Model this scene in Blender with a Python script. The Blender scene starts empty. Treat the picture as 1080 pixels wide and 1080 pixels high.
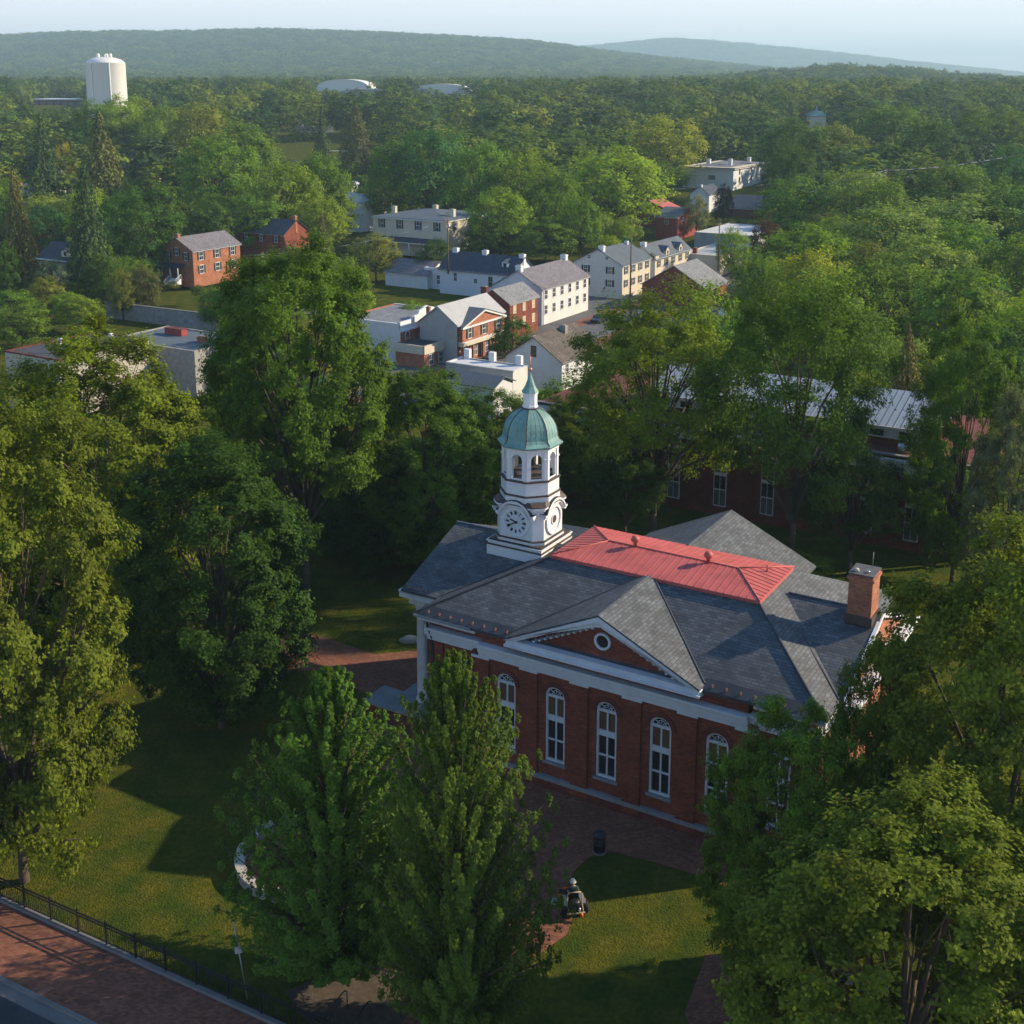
import bpy, math, random
import numpy as np
from mathutils import Vector, Matrix
R = math.radians
S = bpy.context.scene
# ------------------------------------------------------------------ camera
F0, CX, CY, CH = 1305., 540., 372., 40.0          # focal length and centre in pixels of a 1080 frame, camera height in metres
PITCH = math.atan(287.5/F0)
cam = bpy.data.objects.new('camera', bpy.data.cameras.new('camera'))
S.collection.objects.link(cam); S.camera = cam
cam.location = (0, 0, CH); cam.rotation_euler = (R(90)-PITCH, 0, 0)
cam.data.sensor_width = 36; cam.data.lens = F0/1080*36
cam.data.shift_y = -(540-CY)/1080
cam.data.clip_start = 1; cam.data.clip_end = 40000
# ------------------------------------------------------------------ sky, sun, exposure
SUN_EL, SUN_XY = R(26), (0.977, 0.213)
w = bpy.data.worlds.new('World'); S.world = w; w.use_nodes = True
nt = w.node_tree; bg = nt.nodes['Background']
sky = nt.nodes.new('ShaderNodeTexSky'); sky.sky_type = 'NISHITA'; sky.sun_disc = False
sky.sun_elevation = SUN_EL; sky.sun_rotation = math.atan2(SUN_XY[0], SUN_XY[1])
sky.air_density = 1.0; sky.dust_density = 1.5; sky.ozone_density = 1.5; sky.altitude = 100
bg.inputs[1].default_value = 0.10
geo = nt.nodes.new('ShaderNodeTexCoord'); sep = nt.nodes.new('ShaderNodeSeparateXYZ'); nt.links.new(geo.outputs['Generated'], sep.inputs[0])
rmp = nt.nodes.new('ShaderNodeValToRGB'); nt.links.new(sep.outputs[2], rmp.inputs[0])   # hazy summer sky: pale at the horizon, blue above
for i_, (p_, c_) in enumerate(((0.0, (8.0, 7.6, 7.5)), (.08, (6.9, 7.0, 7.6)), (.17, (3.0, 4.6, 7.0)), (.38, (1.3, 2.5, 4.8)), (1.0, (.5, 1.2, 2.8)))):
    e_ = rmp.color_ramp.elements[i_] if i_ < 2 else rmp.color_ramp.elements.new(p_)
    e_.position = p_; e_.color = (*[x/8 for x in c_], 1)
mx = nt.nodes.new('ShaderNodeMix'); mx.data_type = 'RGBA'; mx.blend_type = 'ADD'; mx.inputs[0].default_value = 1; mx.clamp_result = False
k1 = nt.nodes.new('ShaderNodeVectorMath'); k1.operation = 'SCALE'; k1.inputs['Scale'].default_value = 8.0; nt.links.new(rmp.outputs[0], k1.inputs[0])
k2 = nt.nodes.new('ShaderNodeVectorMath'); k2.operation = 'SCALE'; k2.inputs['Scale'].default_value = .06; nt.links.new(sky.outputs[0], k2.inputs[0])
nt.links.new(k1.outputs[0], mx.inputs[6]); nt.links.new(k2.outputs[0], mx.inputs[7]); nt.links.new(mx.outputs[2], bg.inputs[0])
sun = bpy.data.objects.new('sun', bpy.data.lights.new('sun', 'SUN')); S.collection.objects.link(sun)
sun.data.energy = 5.0; sun.data.angle = R(0.6); sun.data.color = (1.0, 0.83, 0.60)
sv = Vector((SUN_XY[0]*math.cos(SUN_EL), SUN_XY[1]*math.cos(SUN_EL), math.sin(SUN_EL)))
sun.rotation_euler = (-sv).to_track_quat('-Z', 'Y').to_euler(); sun.location = (60, -30, 80)
S.view_settings.view_transform = 'Standard'; S.view_settings.look = 'None'
S.view_settings.exposure = 0.70; S.view_settings.gamma = 1.0
S.cycles.max_bounces = 5; S.cycles.diffuse_bounces = 2; S.cycles.glossy_bounces = 2
S.cycles.transmission_bounces = 3; S.cycles.transparent_max_bounces = 4; S.cycles.volume_bounces = 0
S.cycles.use_denoising = True
# ------------------------------------------------------------------ pixel -> place
_c, _s = math.cos(PITCH), math.sin(PITCH)
def ray(px, py):
    a = (px-CX)/F0; b = (py-CY)/F0
    return np.array([a, _c-b*_s, -(b*_c+_s)])
def at(px, py, z=0.0):
    d = ray(px, py); t = (z-CH)/d[2]; return np.array([0, 0, CH])+t*d
def atY(px, py, Y):
    d = ray(px, py); return np.array([0, 0, CH])+d*(Y/d[1])
def proj(x, y, z):
    z -= CH; F = y*_c-z*_s; U = y*_s+z*_c
    return CX+F0*x/F, CY-F0*U/F
U3 = np.array([.8568, -.5157, 0]); V3 = np.array([.5157, .8568, 0]); ROT = math.atan2(-.5157, .8568)
ORG = at(580, 827)
def uv2xy(u, v): p = ORG+U3*u+V3*v; return p[0], p[1]
def sm(a, b, x):
    t = min(1, max(0, (x-a)/(b-a))); return t*t*(3-2*t)
TZ = -5.0
def hill(x, y):
    h = 0
    px = x/max(y, 1)*F0*0.98+CX if y > 500 else CX
    # near ridge (about 3.4 km off) and the far one (about 7.5 km off); profiles read left to right
    r1 = np.interp(px, [-400, 0, 100, 200, 300, 400, 500, 560, 620, 700, 800, 900, 1080, 1500], [130, 143, 158, 160, 167, 158, 143, 132, 108, 80, 52, 30, 15, 10])
    h += (1.28*r1-24)*math.exp(-((y-5000)/(1350 if y < 5000 else 1700))**2)
    r2 = np.interp(px, [400, 560, 620, 700, 760, 850, 950, 1080, 1300], [150, 180, 205, 250, 225, 175, 105, 30, 0])
    h += (1.28*r2-4)*math.exp(-((y-10000)/1500)**2)
    h += 22*math.exp(-((y-1900)/260)**2)*math.exp(-((px-880)/120)**2)
    return h
def gz(x, y):
    z = TZ*sm(116, 172, y)
    if y > 290: z += 24*sm(290, 1000, y)+6*sm(1500, 3000, y)
    if y > 800: z += hill(x, y)
    return z
# ------------------------------------------------------------------ materials
MATS = {}
def mat(name, col, rough=.8, var=.15, scale=1.5, pattern=None, bump=0, spec=.3, metal=0, col2=None, pw=.25, ph=.08, mort=.01, mcol=None, stain=0, fine=8.0):
    if name in MATS: return MATS[name]
    m = bpy.data.materials.new(name); m.use_nodes = True; n = m.node_tree.nodes; l = m.node_tree.links
    b = n['Principled BSDF']; b.inputs['Roughness'].default_value = rough; b.inputs['Metallic'].default_value = metal
    b.inputs['Specular IOR Level'].default_value = spec
    tc = n.new('ShaderNodeTexCoord')
    def noise(sc, det=4):
        t = n.new('ShaderNodeTexNoise'); t.inputs['Scale'].default_value = sc; t.inputs['Detail'].default_value = det
        l.new(tc.outputs['Object'], t.inputs['Vector']); return t.outputs['Fac']
    def mix(a, bb, f, blend='MIX'):
        x = n.new('ShaderNodeMix'); x.data_type = 'RGBA'; x.blend_type = blend
        for s, v in ((6, a), (7, bb), (0, f)):
            if isinstance(v, (tuple, list)): x.inputs[s].default_value = (*v[:3], 1)
            elif isinstance(v, (int, float)): x.inputs[s].default_value = v
            else: l.new(v, x.inputs[s])
        return x.outputs[2]
    def ramp(f, a, bb):
        r = n.new('ShaderNodeMapRange'); r.inputs['From Min'].default_value = a; r.inputs['From Max'].default_value = bb
        l.new(f, r.inputs['Value']); return r.outputs[0]
    c = tuple(col); d = col2 or tuple(x*(1-var) for x in c); e = tuple(min(1, x*(1+var)) for x in c)
    out = mix(d, e, ramp(noise(scale), .3, .7))
    h = None
    if pattern in ('brick', 'slate'):
        t = n.new('ShaderNodeTexBrick'); l.new(tc.outputs['UV'], t.inputs['Vector'])
        t.inputs['Scale'].default_value = 1; t.inputs['Brick Width'].default_value = pw; t.inputs['Row Height'].default_value = ph
        t.inputs['Mortar Size'].default_value = mort; t.inputs['Mortar Smooth'].default_value = .2
        t.inputs['Color1'].default_value = (.62, .62, .62, 1); t.inputs['Color2'].default_value = (1.25, 1.25, 1.25, 1)
        mc = mcol or (.5, .5, .5); t.inputs['Mortar'].default_value = (*mc, 1)
        out = mix(out, t.outputs['Color'], 1.0, 'MULTIPLY'); h = t.outputs['Fac']
    elif pattern in ('siding', 'seam', 'plank'):
        sx = n.new('ShaderNodeSeparateXYZ'); l.new(tc.outputs['UV'], sx.inputs[0])
        mm = n.new('ShaderNodeMath'); mm.operation = 'MULTIPLY'; mm.inputs[1].default_value = 1/ph
        l.new(sx.outputs[1 if pattern == 'siding' else 0], mm.inputs[0])
        fr = n.new('ShaderNodeMath'); fr.operation = 'FRACT'; l.new(mm.outputs[0], fr.inputs[0])
        gt = n.new('ShaderNodeMath'); gt.operation = 'LESS_THAN'; gt.inputs[1].default_value = .14; l.new(fr.outputs[0], gt.inputs[0])
        out = mix(out, tuple(x*.62 for x in c), gt.outputs[0]); h = gt.outputs[0]
    out = mix(out, tuple(x*max(.7, 1-1.6*var) for x in c), ramp(noise(fine, 6), .5, .8)) if var else out
    if stain:
        f = ramp(noise(.35, 5), .52, .7); g = n.new('ShaderNodeMath'); g.operation = 'MULTIPLY'; g.inputs[1].default_value = stain; l.new(f, g.inputs[0])
        out = mix(out, tuple(x*.45 for x in c), g.outputs[0])
    l.new(out, b.inputs['Base Color'])
    if bump:
        bp = n.new('ShaderNodeBump'); bp.inputs['Strength'].default_value = min(1, bump); bp.inputs['Distance'].default_value = .03
        src = h if h is not None else noise(fine*2, 5)
        if h is not None: bp.invert = True
        l.new(src, bp.inputs['Height']); l.new(bp.outputs[0], b.inputs['Normal'])
    MATS[name] = m; return m
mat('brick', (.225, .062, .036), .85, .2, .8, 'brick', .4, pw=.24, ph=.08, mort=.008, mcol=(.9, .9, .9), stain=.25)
mat('brick_warm', (.36, .145, .082), .85, .2, .8, 'brick', .4, pw=.24, ph=.08, mort=.009, mcol=(1.2, 1.2, 1.2), stain=.15)  # orange brick; on the courthouse it paints sunlight onto the right faces
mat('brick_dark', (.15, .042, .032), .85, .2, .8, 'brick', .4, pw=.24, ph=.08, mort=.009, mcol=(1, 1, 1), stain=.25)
mat('brick_paving', (.22, .09, .056), .9, .22, .7, 'brick', .3, pw=.22, ph=.11, mort=.008, mcol=(.7, .7, .7), stain=.35, fine=3)
mat('slate', (.090, .099, .108), .68, .26, .9, 'slate', .8, pw=.42, ph=.21, mort=.018, mcol=(.4, .42, .45), stain=.4, fine=2.5, spec=.45)
mat('slate_small', (.12, .125, .14), .7, .2, .5, 'slate', .6, pw=.3, ph=.22, mort=.022, mcol=(.5, .5, .5), stain=.25, fine=2.5)
mat('white_paint', (.70, .71, .71), .5, .03, 1.2, spec=.4, fine=4)
mat('white_trim', (.62, .65, .68), .55, .07, 1.2, fine=3)
mat('white_siding', (.64, .66, .68), .65, .05, 1, 'siding', .3, ph=.2)
mat('white_stucco', (.64, .63, .61), .8, .08, .7, stain=.12)
mat('cream_siding_shade', (.54, .54, .49), .7, .06, 1, 'siding', .3, ph=.2)  # greyer than the stucco: shade put into the front walls' colour
mat('cream_stucco', (.58, .52, .40), .8, .08, .7, stain=.1)
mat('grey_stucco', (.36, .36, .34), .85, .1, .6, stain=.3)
mat('red_paint', (.30, .05, .045), .6, .12, 1, 'siding', .2, ph=.2)
mat('red_metal', (.48, .105, .09), .6, .2, .35, None, 0, .4, stain=.4, fine=1.2)
mat('metal_roof', (.28, .32, .36), .6, .08, .4, None, 0, .5, 0, stain=.15)
mat('metal_seam', (.27, .31, .35), .6, .05, .4, 'seam', .3, ph=.6)
mat('roof_purple', (.185, .17, .185), .7, .1, .5, 'slate', .4, pw=.3, ph=.25, mort=.02, mcol=(.75, .75, .75), stain=.15)
mat('roof_navy', (.045, .06, .085), .65, .15, .5, 'slate', .4, pw=.3, ph=.25, mort=.02, mcol=(.6, .6, .6), stain=.15)
mat('roof_grey', (.22, .225, .235), .7, .12, .5, 'slate', .4, pw=.3, ph=.25, mort=.02, mcol=(.7, .7, .7), stain=.2)
mat('roof_light', (.40, .41, .41), .7, .08, .5, 'seam', .2, ph=.5, stain=.15)
mat('roof_brown', (.13, .11, .095), .85, .25, .7, 'slate', .5, pw=.25, ph=.22, mort=.02, mcol=(.6, .6, .6), stain=.35)
mat('roof_green', (.06, .12, .11), .6, .15, .5, stain=.2)
mat('roof_flat', (.06, .065, .075), .9, .2, .25, stain=.4, fine=1)
mat('roof_bluegrey', (.10, .125, .15), .85, .12, .4, 'seam', .2, ph=.6, stain=.2)
mat('roof_membrane', (.55, .56, .57), .8, .08, .3, stain=.3, fine=1)
mat('copper_green', (.16, .295, .265), .55, .2, 1.1, stain=.3, fine=3)
mat('lead_dark', (.04, .045, .055), .6, .2, 1, fine=4)
mat('copper_dark', (.075, .055, .045), .6, .2, 1, fine=4)
mat('copper_bright', (.55, .25, .15), .4, .1, 2, metal=.6)
mat('stone_blue', (.23, .25, .27), .8, .15, .8, fine=4)
mat('stone_grey', (.30, .29, .27), .9, .22, 1.5, bump=.4, stain=.3, fine=3)
mat('stone_pale', (.42, .38, .33), .85, .12, 1.5, bump=.2, fine=5)
mat('concrete', (.17, .165, .155), .9, .12, .8, stain=.35, bump=.2, fine=5)
mat('asphalt', (.052, .055, .062), .9, .25, .4, stain=.4, bump=.3, fine=3)
mat('asphalt_pale', (.11, .11, .115), .9, .2, .1, stain=.3)
mat('black_metal', (.012, .012, .014), .45, .1, 3, spec=.5)
mat('dark_green_metal', (.02, .03, .035), .5, .1, 3)
mat('shutter', (.02, .025, .03), .6, .1, 4)
mat('shutter_cream', (.5, .42, .28), .6, .1, 4)
mat('wood_pole', (.16, .10, .065), .9, .2, 3, bump=.3)
mat('wood_pale', (.33, .29, .24), .9, .2, 3, bump=.3)
mat('bark', (.085, .065, .048), .95, .3, 3, bump=.6, fine=10)
mat('steel', (.45, .46, .47), .4, .1, 2, metal=.7)
mat('white_tank', (.68, .67, .63), .5, .03, .2, fine=1)
mat('orange_paint', (.65, .12, .02), .45, .08, 2)
mat('red_cloth', (.5, .05, .04), .85, .1, 2)
mat('rubber', (.015, .015, .015), .8, .1, 4)
mat('beige_plastic', (.45, .38, .22), .5, .1, 4)
mat('skin', (.42, .24, .17), .6, .05, 4)
mat('shirt_green', (.03, .06, .055), .9, .15, 6)
mat('trousers', (.03, .035, .05), .9, .15, 6)
mat('cap_white', (.75, .70, .60), .8, .05, 6)
mat('curtain', (.15, .085, .045), .9, .25, 1.3, 'plank', 0, ph=.16)
mat('flag_red', (.45, .07, .10), .8, .1, 2)
mat('flag_blue', (.05, .07, .20), .8, .1, 2)
mat('flag_white', (.7, .7, .7), .8, .1, 2)
mat('cloth_blue', (.10, .35, .40), .8, .1, 2)
def glass(name, col, rough=.08):
    m = mat(name, col, rough, .25, 2.0, spec=.8, fine=3); return m
glass('glass', (.02, .022, .026)); glass('glass_pale', (.10, .12, .14), .15)
def ground_mat():
    m = bpy.data.materials.new('lawn_grass'); m.use_nodes = True; n = m.node_tree.nodes; l = m.node_tree.links
    b = n['Principled BSDF']; b.inputs['Roughness'].default_value = 1; b.inputs['Specular IOR Level'].default_value = 0
    tc = n.new('ShaderNodeTexCoord')
    def noise(s, d=5):
        t = n.new('ShaderNodeTexNoise'); t.inputs['Scale'].default_value = s; t.inputs['Detail'].default_value = d; l.new(tc.outputs['Object'], t.inputs['Vector'])
        r = n.new('ShaderNodeMapRange'); r.inputs['From Min'].default_value = .35; r.inputs['From Max'].default_value = .65; l.new(t.outputs['Fac'], r.inputs['Value']); return r.outputs[0]
    def mix(a, bb, f):
        x = n.new('ShaderNodeMix'); x.data_type = 'RGBA'
        for s, v in ((6, a), (7, bb), (0, f)):
            if isinstance(v, tuple): x.inputs[s].default_value = (*v, 1)
            else: l.new(v, x.inputs[s])
        return x.outputs[2]
    a = mix((.050, .075, .008), (.115, .112, .014), noise(.16)); a2 = mix(a, (.150, .125, .022), noise(1.1, 6))
    a2 = mix(a2, (.05, .075, .012), noise(.55, 3)); a3 = mix(a2, (.020, .036, .005), noise(3.2, 8)); x = n.new('ShaderNodeMix'); x.data_type = 'RGBA'; x.inputs[0].default_value = .5
    l.new(a2, x.inputs[6]); l.new(a3, x.inputs[7]); l.new(x.outputs[2], b.inputs['Base Color'])
    t = n.new('ShaderNodeTexNoise'); t.inputs['Scale'].default_value = 9; t.inputs['Detail'].default_value = 8; l.new(tc.outputs['Object'], t.inputs['Vector'])
    bp = n.new('ShaderNodeBump'); bp.inputs['Distance'].default_value = .12; bp.inputs['Strength'].default_value = .9; l.new(t.outputs['Fac'], bp.inputs['Height']); l.new(bp.outputs[0], b.inputs['Normal'])
    MATS['lawn_grass'] = m
ground_mat()
def leaf_mat(name, from_obj=True, ramp=None, trans=.38):
    m = bpy.data.materials.new(name); m.use_nodes = True; n = m.node_tree.nodes; l = m.node_tree.links
    b = n['Principled BSDF']; b.inputs['Roughness'].default_value = .6; b.inputs['Specular IOR Level'].default_value = .06
    oi = n.new('ShaderNodeObjectInfo'); tc = n.new('ShaderNodeTexCoord')
    if from_obj: base = oi.outputs['Color']
    else:
        r = n.new('ShaderNodeValToRGB'); cr = r.color_ramp
        for i, c in enumerate(ramp):
            e = cr.elements[i] if i < 2 else cr.elements.new(i/(len(ramp)-1))
            e.position = i/(len(ramp)-1); e.color = (*c, 1)
        l.new(oi.outputs['Random'], r.inputs[0]); base = r.outputs[0]
    t = n.new('ShaderNodeTexNoise'); t.inputs['Scale'].default_value = 5 if from_obj else 2; t.inputs['Detail'].default_value = 4; l.new(tc.outputs['Object'], t.inputs['Vector'])
    mr = n.new('ShaderNodeMapRange'); mr.inputs['From Min'].default_value = .3; mr.inputs['From Max'].default_value = .7; mr.inputs['To Min'].default_value = .68; mr.inputs['To Max'].default_value = 1.32; l.new(t.outputs['Fac'], mr.inputs['Value'])
    rd = n.new('ShaderNodeNewGeometry')
    mr2 = n.new('ShaderNodeMapRange'); mr2.inputs['To Min'].default_value = .75; mr2.inputs['To Max'].default_value = 1.25; l.new(rd.outputs['Random Per Island'], mr2.inputs['Value'])
    mu = n.new('ShaderNodeMath'); mu.operation = 'MULTIPLY'; l.new(mr.outputs[0], mu.inputs[0]); l.new(mr2.outputs[0], mu.inputs[1])
    vm = n.new('ShaderNodeVectorMath'); vm.operation = 'SCALE'; l.new(base, vm.inputs[0]); l.new(mu.outputs[0], vm.inputs['Scale'])
    l.new(vm.outputs[0], b.inputs['Base Color'])
    tr = n.new('ShaderNodeBsdfTranslucent'); vm2 = n.new('ShaderNodeVectorMath'); vm2.operation = 'MULTIPLY'; vm2.inputs[1].default_value = (1.5, 1.5, .7)
    l.new(vm.outputs[0], vm2.inputs[0]); l.new(vm2.outputs[0], tr.inputs['Color'])
    ms = n.new('ShaderNodeMixShader'); ms.inputs[0].default_value = trans
    l.new(b.outputs[0], ms.inputs[1]); l.new(tr.outputs[0], ms.inputs[2]); l.new(ms.outputs[0], n['Material Output'].inputs['Surface'])
    MATS[name] = m; return m
leaf_mat('leaves'); leaf_mat('needles', trans=.12)
leaf_mat('forest_leaves', False, [(.040, .095, .026), (.13, .20, .022), (.060, .125, .032), (.20, .26, .024), (.045, .085, .036), (.14, .19, .024), (.26, .30, .035)], .25)
# ------------------------------------------------------------------ mesh builder
class MB:
    def __init__(s): s.v = []; s.f = []; s.m = []; s.ms = []; s.smooth = []
    def mi(s, m):
        if m not in s.ms: s.ms.append(m)
        return s.ms.index(m)
    def face(s, pts, m, sm=False):
        i = len(s.v); s.v += [tuple(p) for p in pts]; s.f.append(tuple(range(i, i+len(pts)))); s.m.append(s.mi(m)); s.smooth.append(sm)
    def mesh(s, vs, fs, m, sm=False):
        i = len(s.v); s.v += [tuple(p) for p in vs]; k = s.mi(m)
        for f in fs: s.f.append(tuple(a+i for a in f)); s.m.append(k); s.smooth.append(sm)
        return s
    def box(s, x0, x1, y0, y1, z0, z1, m):
        vs = [(x0, y0, z0), (x1, y0, z0), (x1, y1, z0), (x0, y1, z0), (x0, y0, z1), (x1, y0, z1), (x1, y1, z1), (x0, y1, z1)]
        return s.mesh(vs, [(0, 3, 2, 1), (4, 5, 6, 7), (0, 1, 5, 4), (1, 2, 6, 5), (2, 3, 7, 6), (3, 0, 4, 7)], m)
    def slab(s, pts, th, m, d=(0, 0, -1)):
        n = len(pts); lo = [tuple(p[k]+d[k]*th for k in range(3)) for p in pts]
        s.mesh(list(pts)+lo, [tuple(range(n)), tuple(range(2*n-1, n-1, -1))]+[(i, n+i, n+(i+1) % n, (i+1) % n) for i in range(n)], m); return s
    def lathe(s, prof, n, m, c=(0, 0, 0), sm=True, a0=0, cap=True):
        vs = []; 
        for r, z in prof:
            for i in range(n):
                a = a0+2*math.pi*i/n; vs.append((c[0]+r*math.cos(a), c[1]+r*math.sin(a), c[2]+z))
        fs = [(j*n+i, j*n+(i+1) % n, (j+1)*n+(i+1) % n, (j+1)*n+i) for j in range(len(prof)-1) for i in range(n)]
        if cap: fs += [tuple(range(n-1, -1, -1)), tuple((len(prof)-1)*n+i for i in range(n))]
        return s.mesh(vs, fs, m, sm)
    def tube(s, p0, p1, r0, r1, m, n=8, sm=True):
        a = Vector(p0); b = Vector(p1); d = (b-a).normalized(); x = d.orthogonal().normalized(); y = d.cross(x)
        vs = [a+(x*math.cos(2*math.pi*i/n)+y*math.sin(2*math.pi*i/n))*r0 for i in range(n)]+[b+(x*math.cos(2*math.pi*i/n)+y*math.sin(2*math.pi*i/n))*r1 for i in range(n)]
        return s.mesh(vs, [(i, (i+1) % n, n+(i+1) % n, n+i) for i in range(n)]+[tuple(range(n-1, -1, -1)), tuple(range(n, 2*n))], m, sm)
    def data(s, name):
        me = bpy.data.meshes.new(name); me.from_pydata([tuple(map(float, p)) for p in s.v], [], s.f)
        for m in s.ms: me.materials.append(MATS[m])
        me.polygons.foreach_set('material_index', s.m); me.polygons.foreach_set('use_smooth', s.smooth)
        uvl = me.uv_layers.new(name='UVMap'); me.update()
        co = [v.co for v in me.vertices]; out = [0.0]*(2*len(me.loops))
        for p in me.polygons:
            nn = p.normal
            if abs(nn.z) > .985: ux = Vector((1, 0, 0)); vx = Vector((0, 1, 0))
            else: ux = Vector((0, 0, 1)).cross(nn).normalized(); vx = nn.cross(ux)
            for li in p.loop_indices:
                c = co[me.loops[li].vertex_index]; out[2*li] = c.dot(ux); out[2*li+1] = c.dot(vx)
        uvl.data.foreach_set('uv', out); return me
    def obj(s, name, parent=None, loc=(0, 0, 0), rotz=0):
        return mk(name, s.data(name), parent, loc, rotz)
def mk(name, me, parent=None, loc=(0, 0, 0), rotz=0):
    o = bpy.data.objects.new(name, me); S.collection.objects.link(o); o.location = loc; o.rotation_euler = (0, 0, rotz)
    if parent: o.parent = parent
    return o
def tag(o, label, cat, group=None):
    o['label'] = label; o['category'] = cat
    if group: o['group'] = group
    return o
def thing(name, label, cat, loc=(0, 0, 0), rotz=0, group=None):
    o = bpy.data.objects.new(name, None); S.collection.objects.link(o); o.location = loc; o.rotation_euler = (0, 0, rotz); o.empty_display_size = .5
    return tag(o, label, cat, group)
def struct(o): o['kind'] = 'structure'; return o
# ------------------------------------------------------------------ ground
def make_ground():
    ys = [-30, 0, 20, 30]+list(np.arange(34, 70, 2.0))+list(np.arange(70, 180, 6.0))+list(np.arange(180, 450, 25.0))
    y = 450.
    while y < 13500: ys.append(y); y *= 1.045
    ys += [15000, 20000, 30000]; nx = 90; vs = []; 
    for y in ys:
        hw = max(60, y*.75+60)
        for i in range(nx+1):
            x = -hw+2*hw*i/nx; vs.append((x, y, gz(x, y)-.02))
    W1 = nx+1; fs = [(j*W1+i, j*W1+i+1, (j+1)*W1+i+1, (j+1)*W1+i) for j in range(len(ys)-1) for i in range(nx)]
    b = MB(); b.mesh(vs, fs, 'lawn_grass', True); return b
# the street runs lower than the square: cut handled by sinking ground below fence line
FA = np.array([-27.7, 55.75]); FD = np.array([.8785, -.4777]); FN = np.array([-.4777, -.8785])   # fence line, its direction, and outward to the street
_gz = gz
def gz(x, y):
    z = _gz(x, y)
    if y < 75 and x < 30:
        d = (x-FA[0])*FN[0]+(y-FA[1])*FN[1]
        if d > .1: z -= .45*min(1, (d-.1)/.3)
    return z
struct(make_ground().obj('ground'))
def strip(d0, d1, t0, t1, z, m, name, th=.12):
    b = MB(); P = lambda t, d: (*(FA+FD*t+FN*d), z)
    n = 24; 
    for i in range(n):
        a, c = t0+(t1-t0)*i/n, t0+(t1-t0)*(i+1)/n
        b.slab([P(a, d1), P(c, d1), P(c, d0), P(a, d0)], th, m)
    return struct(b.obj(name))
strip(.22, 3.72, -40, 45, -.03, 'brick_paving', 'sidewalk', .3)
strip(3.72, 3.90, -40, 45, -.025, 'concrete', 'kerb', .4)
strip(3.90, 4.5, -40, 45, -.16, 'concrete', 'gutter', .2)
strip(4.5, 14, -40, 45, -.155, 'asphalt', 'road', .2)
def sheet(name, px, z, m, th=0, kind='structure', raw=False):
    pts = [tuple(p) if raw else tuple(at(a, b_, z)) for (a, b_) in px] if not raw else [(x, y, z) for x, y in px]
    b = MB()
    # orient upwards
    ar = sum(pts[i][0]*pts[(i+1) % len(pts)][1]-pts[(i+1) % len(pts)][0]*pts[i][1] for i in range(len(pts)))
    if ar < 0: pts = pts[::-1]
    b.slab(pts, th or .03, m); o = b.obj(name); o['kind'] = kind; return o
sheet('brick_path', [(575, 815), (600, 820), (780, 875), (940, 925), (930, 1000), (800, 950), (733, 922), (690, 909), (645, 898), (622, 903), (606, 918), (598, 935), (606, 960), (598, 985), (572, 1003), (520, 1030), (470, 1085), (420, 1085), (470, 1010), (510, 960), (500, 930), (430, 900), (390, 800), (400, 700), (575, 700)], .02, 'brick_paving')
sheet('brick_path', [(300, 662), (345, 673), (395, 690), (447, 685), (520, 680), (520, 830), (440, 860), (400, 800), (395, 735), (330, 706), (285, 712)], .026, 'brick_paving')
sheet('brick_path', [(745, 1006), (768, 1008), (800, 1030), (900, 1100), (880, 1160), (740, 1110), (722, 1068)], .02, 'brick_paving')
sheet('bare_soil', [(300, 1045), (380, 1015), (450, 1030), (430, 1090), (330, 1085)], .012, 'bark')
# ------------------------------------------------------------------ courthouse
CT = thing('courthouse', 'red brick courthouse with slate roofs, red metal roof deck and white clock cupola', 'courthouse', (ORG[0], ORG[1], 0), ROT)
UC = 3.55
def arc(cx, cz, r, a0, a1, n): return [(cx+r*math.cos(R(a0+(a1-a0)*i/n)), cz+r*math.sin(R(a0+(a1-a0)*i/n))) for i in range(n+1)]
def bay_wall(b, x0, x1, z0, z1, xc, hw, zs, zspr, y, dep, m, T):
    """wall strip with an arched hole; T maps (x, y, z) to the wall's frame"""
    q = lambda pts: b.face([T(p[0], y, p[1]) for p in pts], m)
    q([(x0, z0), (xc-hw, z0), (xc-hw, z1), (x0, z1)]); q([(xc+hw, z0), (x1, z0), (x1, z1), (xc+hw, z1)])
    q([(xc-hw, z0), (xc+hw, z0), (xc+hw, zs), (xc-hw, zs)])
    A = arc(xc, zspr, hw, 180, 0, 12)
    for a, c in zip(A[:-1], A[1:]): q([a, c, (c[0], z1), (a[0], z1)])
    for a, c in zip(A[:-1], A[1:]): b.face([T(a[0], y, a[1]), T(a[0], y+dep, a[1]), T(c[0], y+dep, c[1]), T(c[0], y, c[1])], m)
    b.face([T(xc-hw, y, zs), T(xc-hw, y+dep, zs), T(xc-hw, y+dep, zspr), T(xc-hw, y, zspr)], m)
    b.face([T(xc+hw, y, zs), T(xc+hw, y, zspr), T(xc+hw, y+dep, zspr), T(xc+hw, y+dep, zs)], m)
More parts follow.
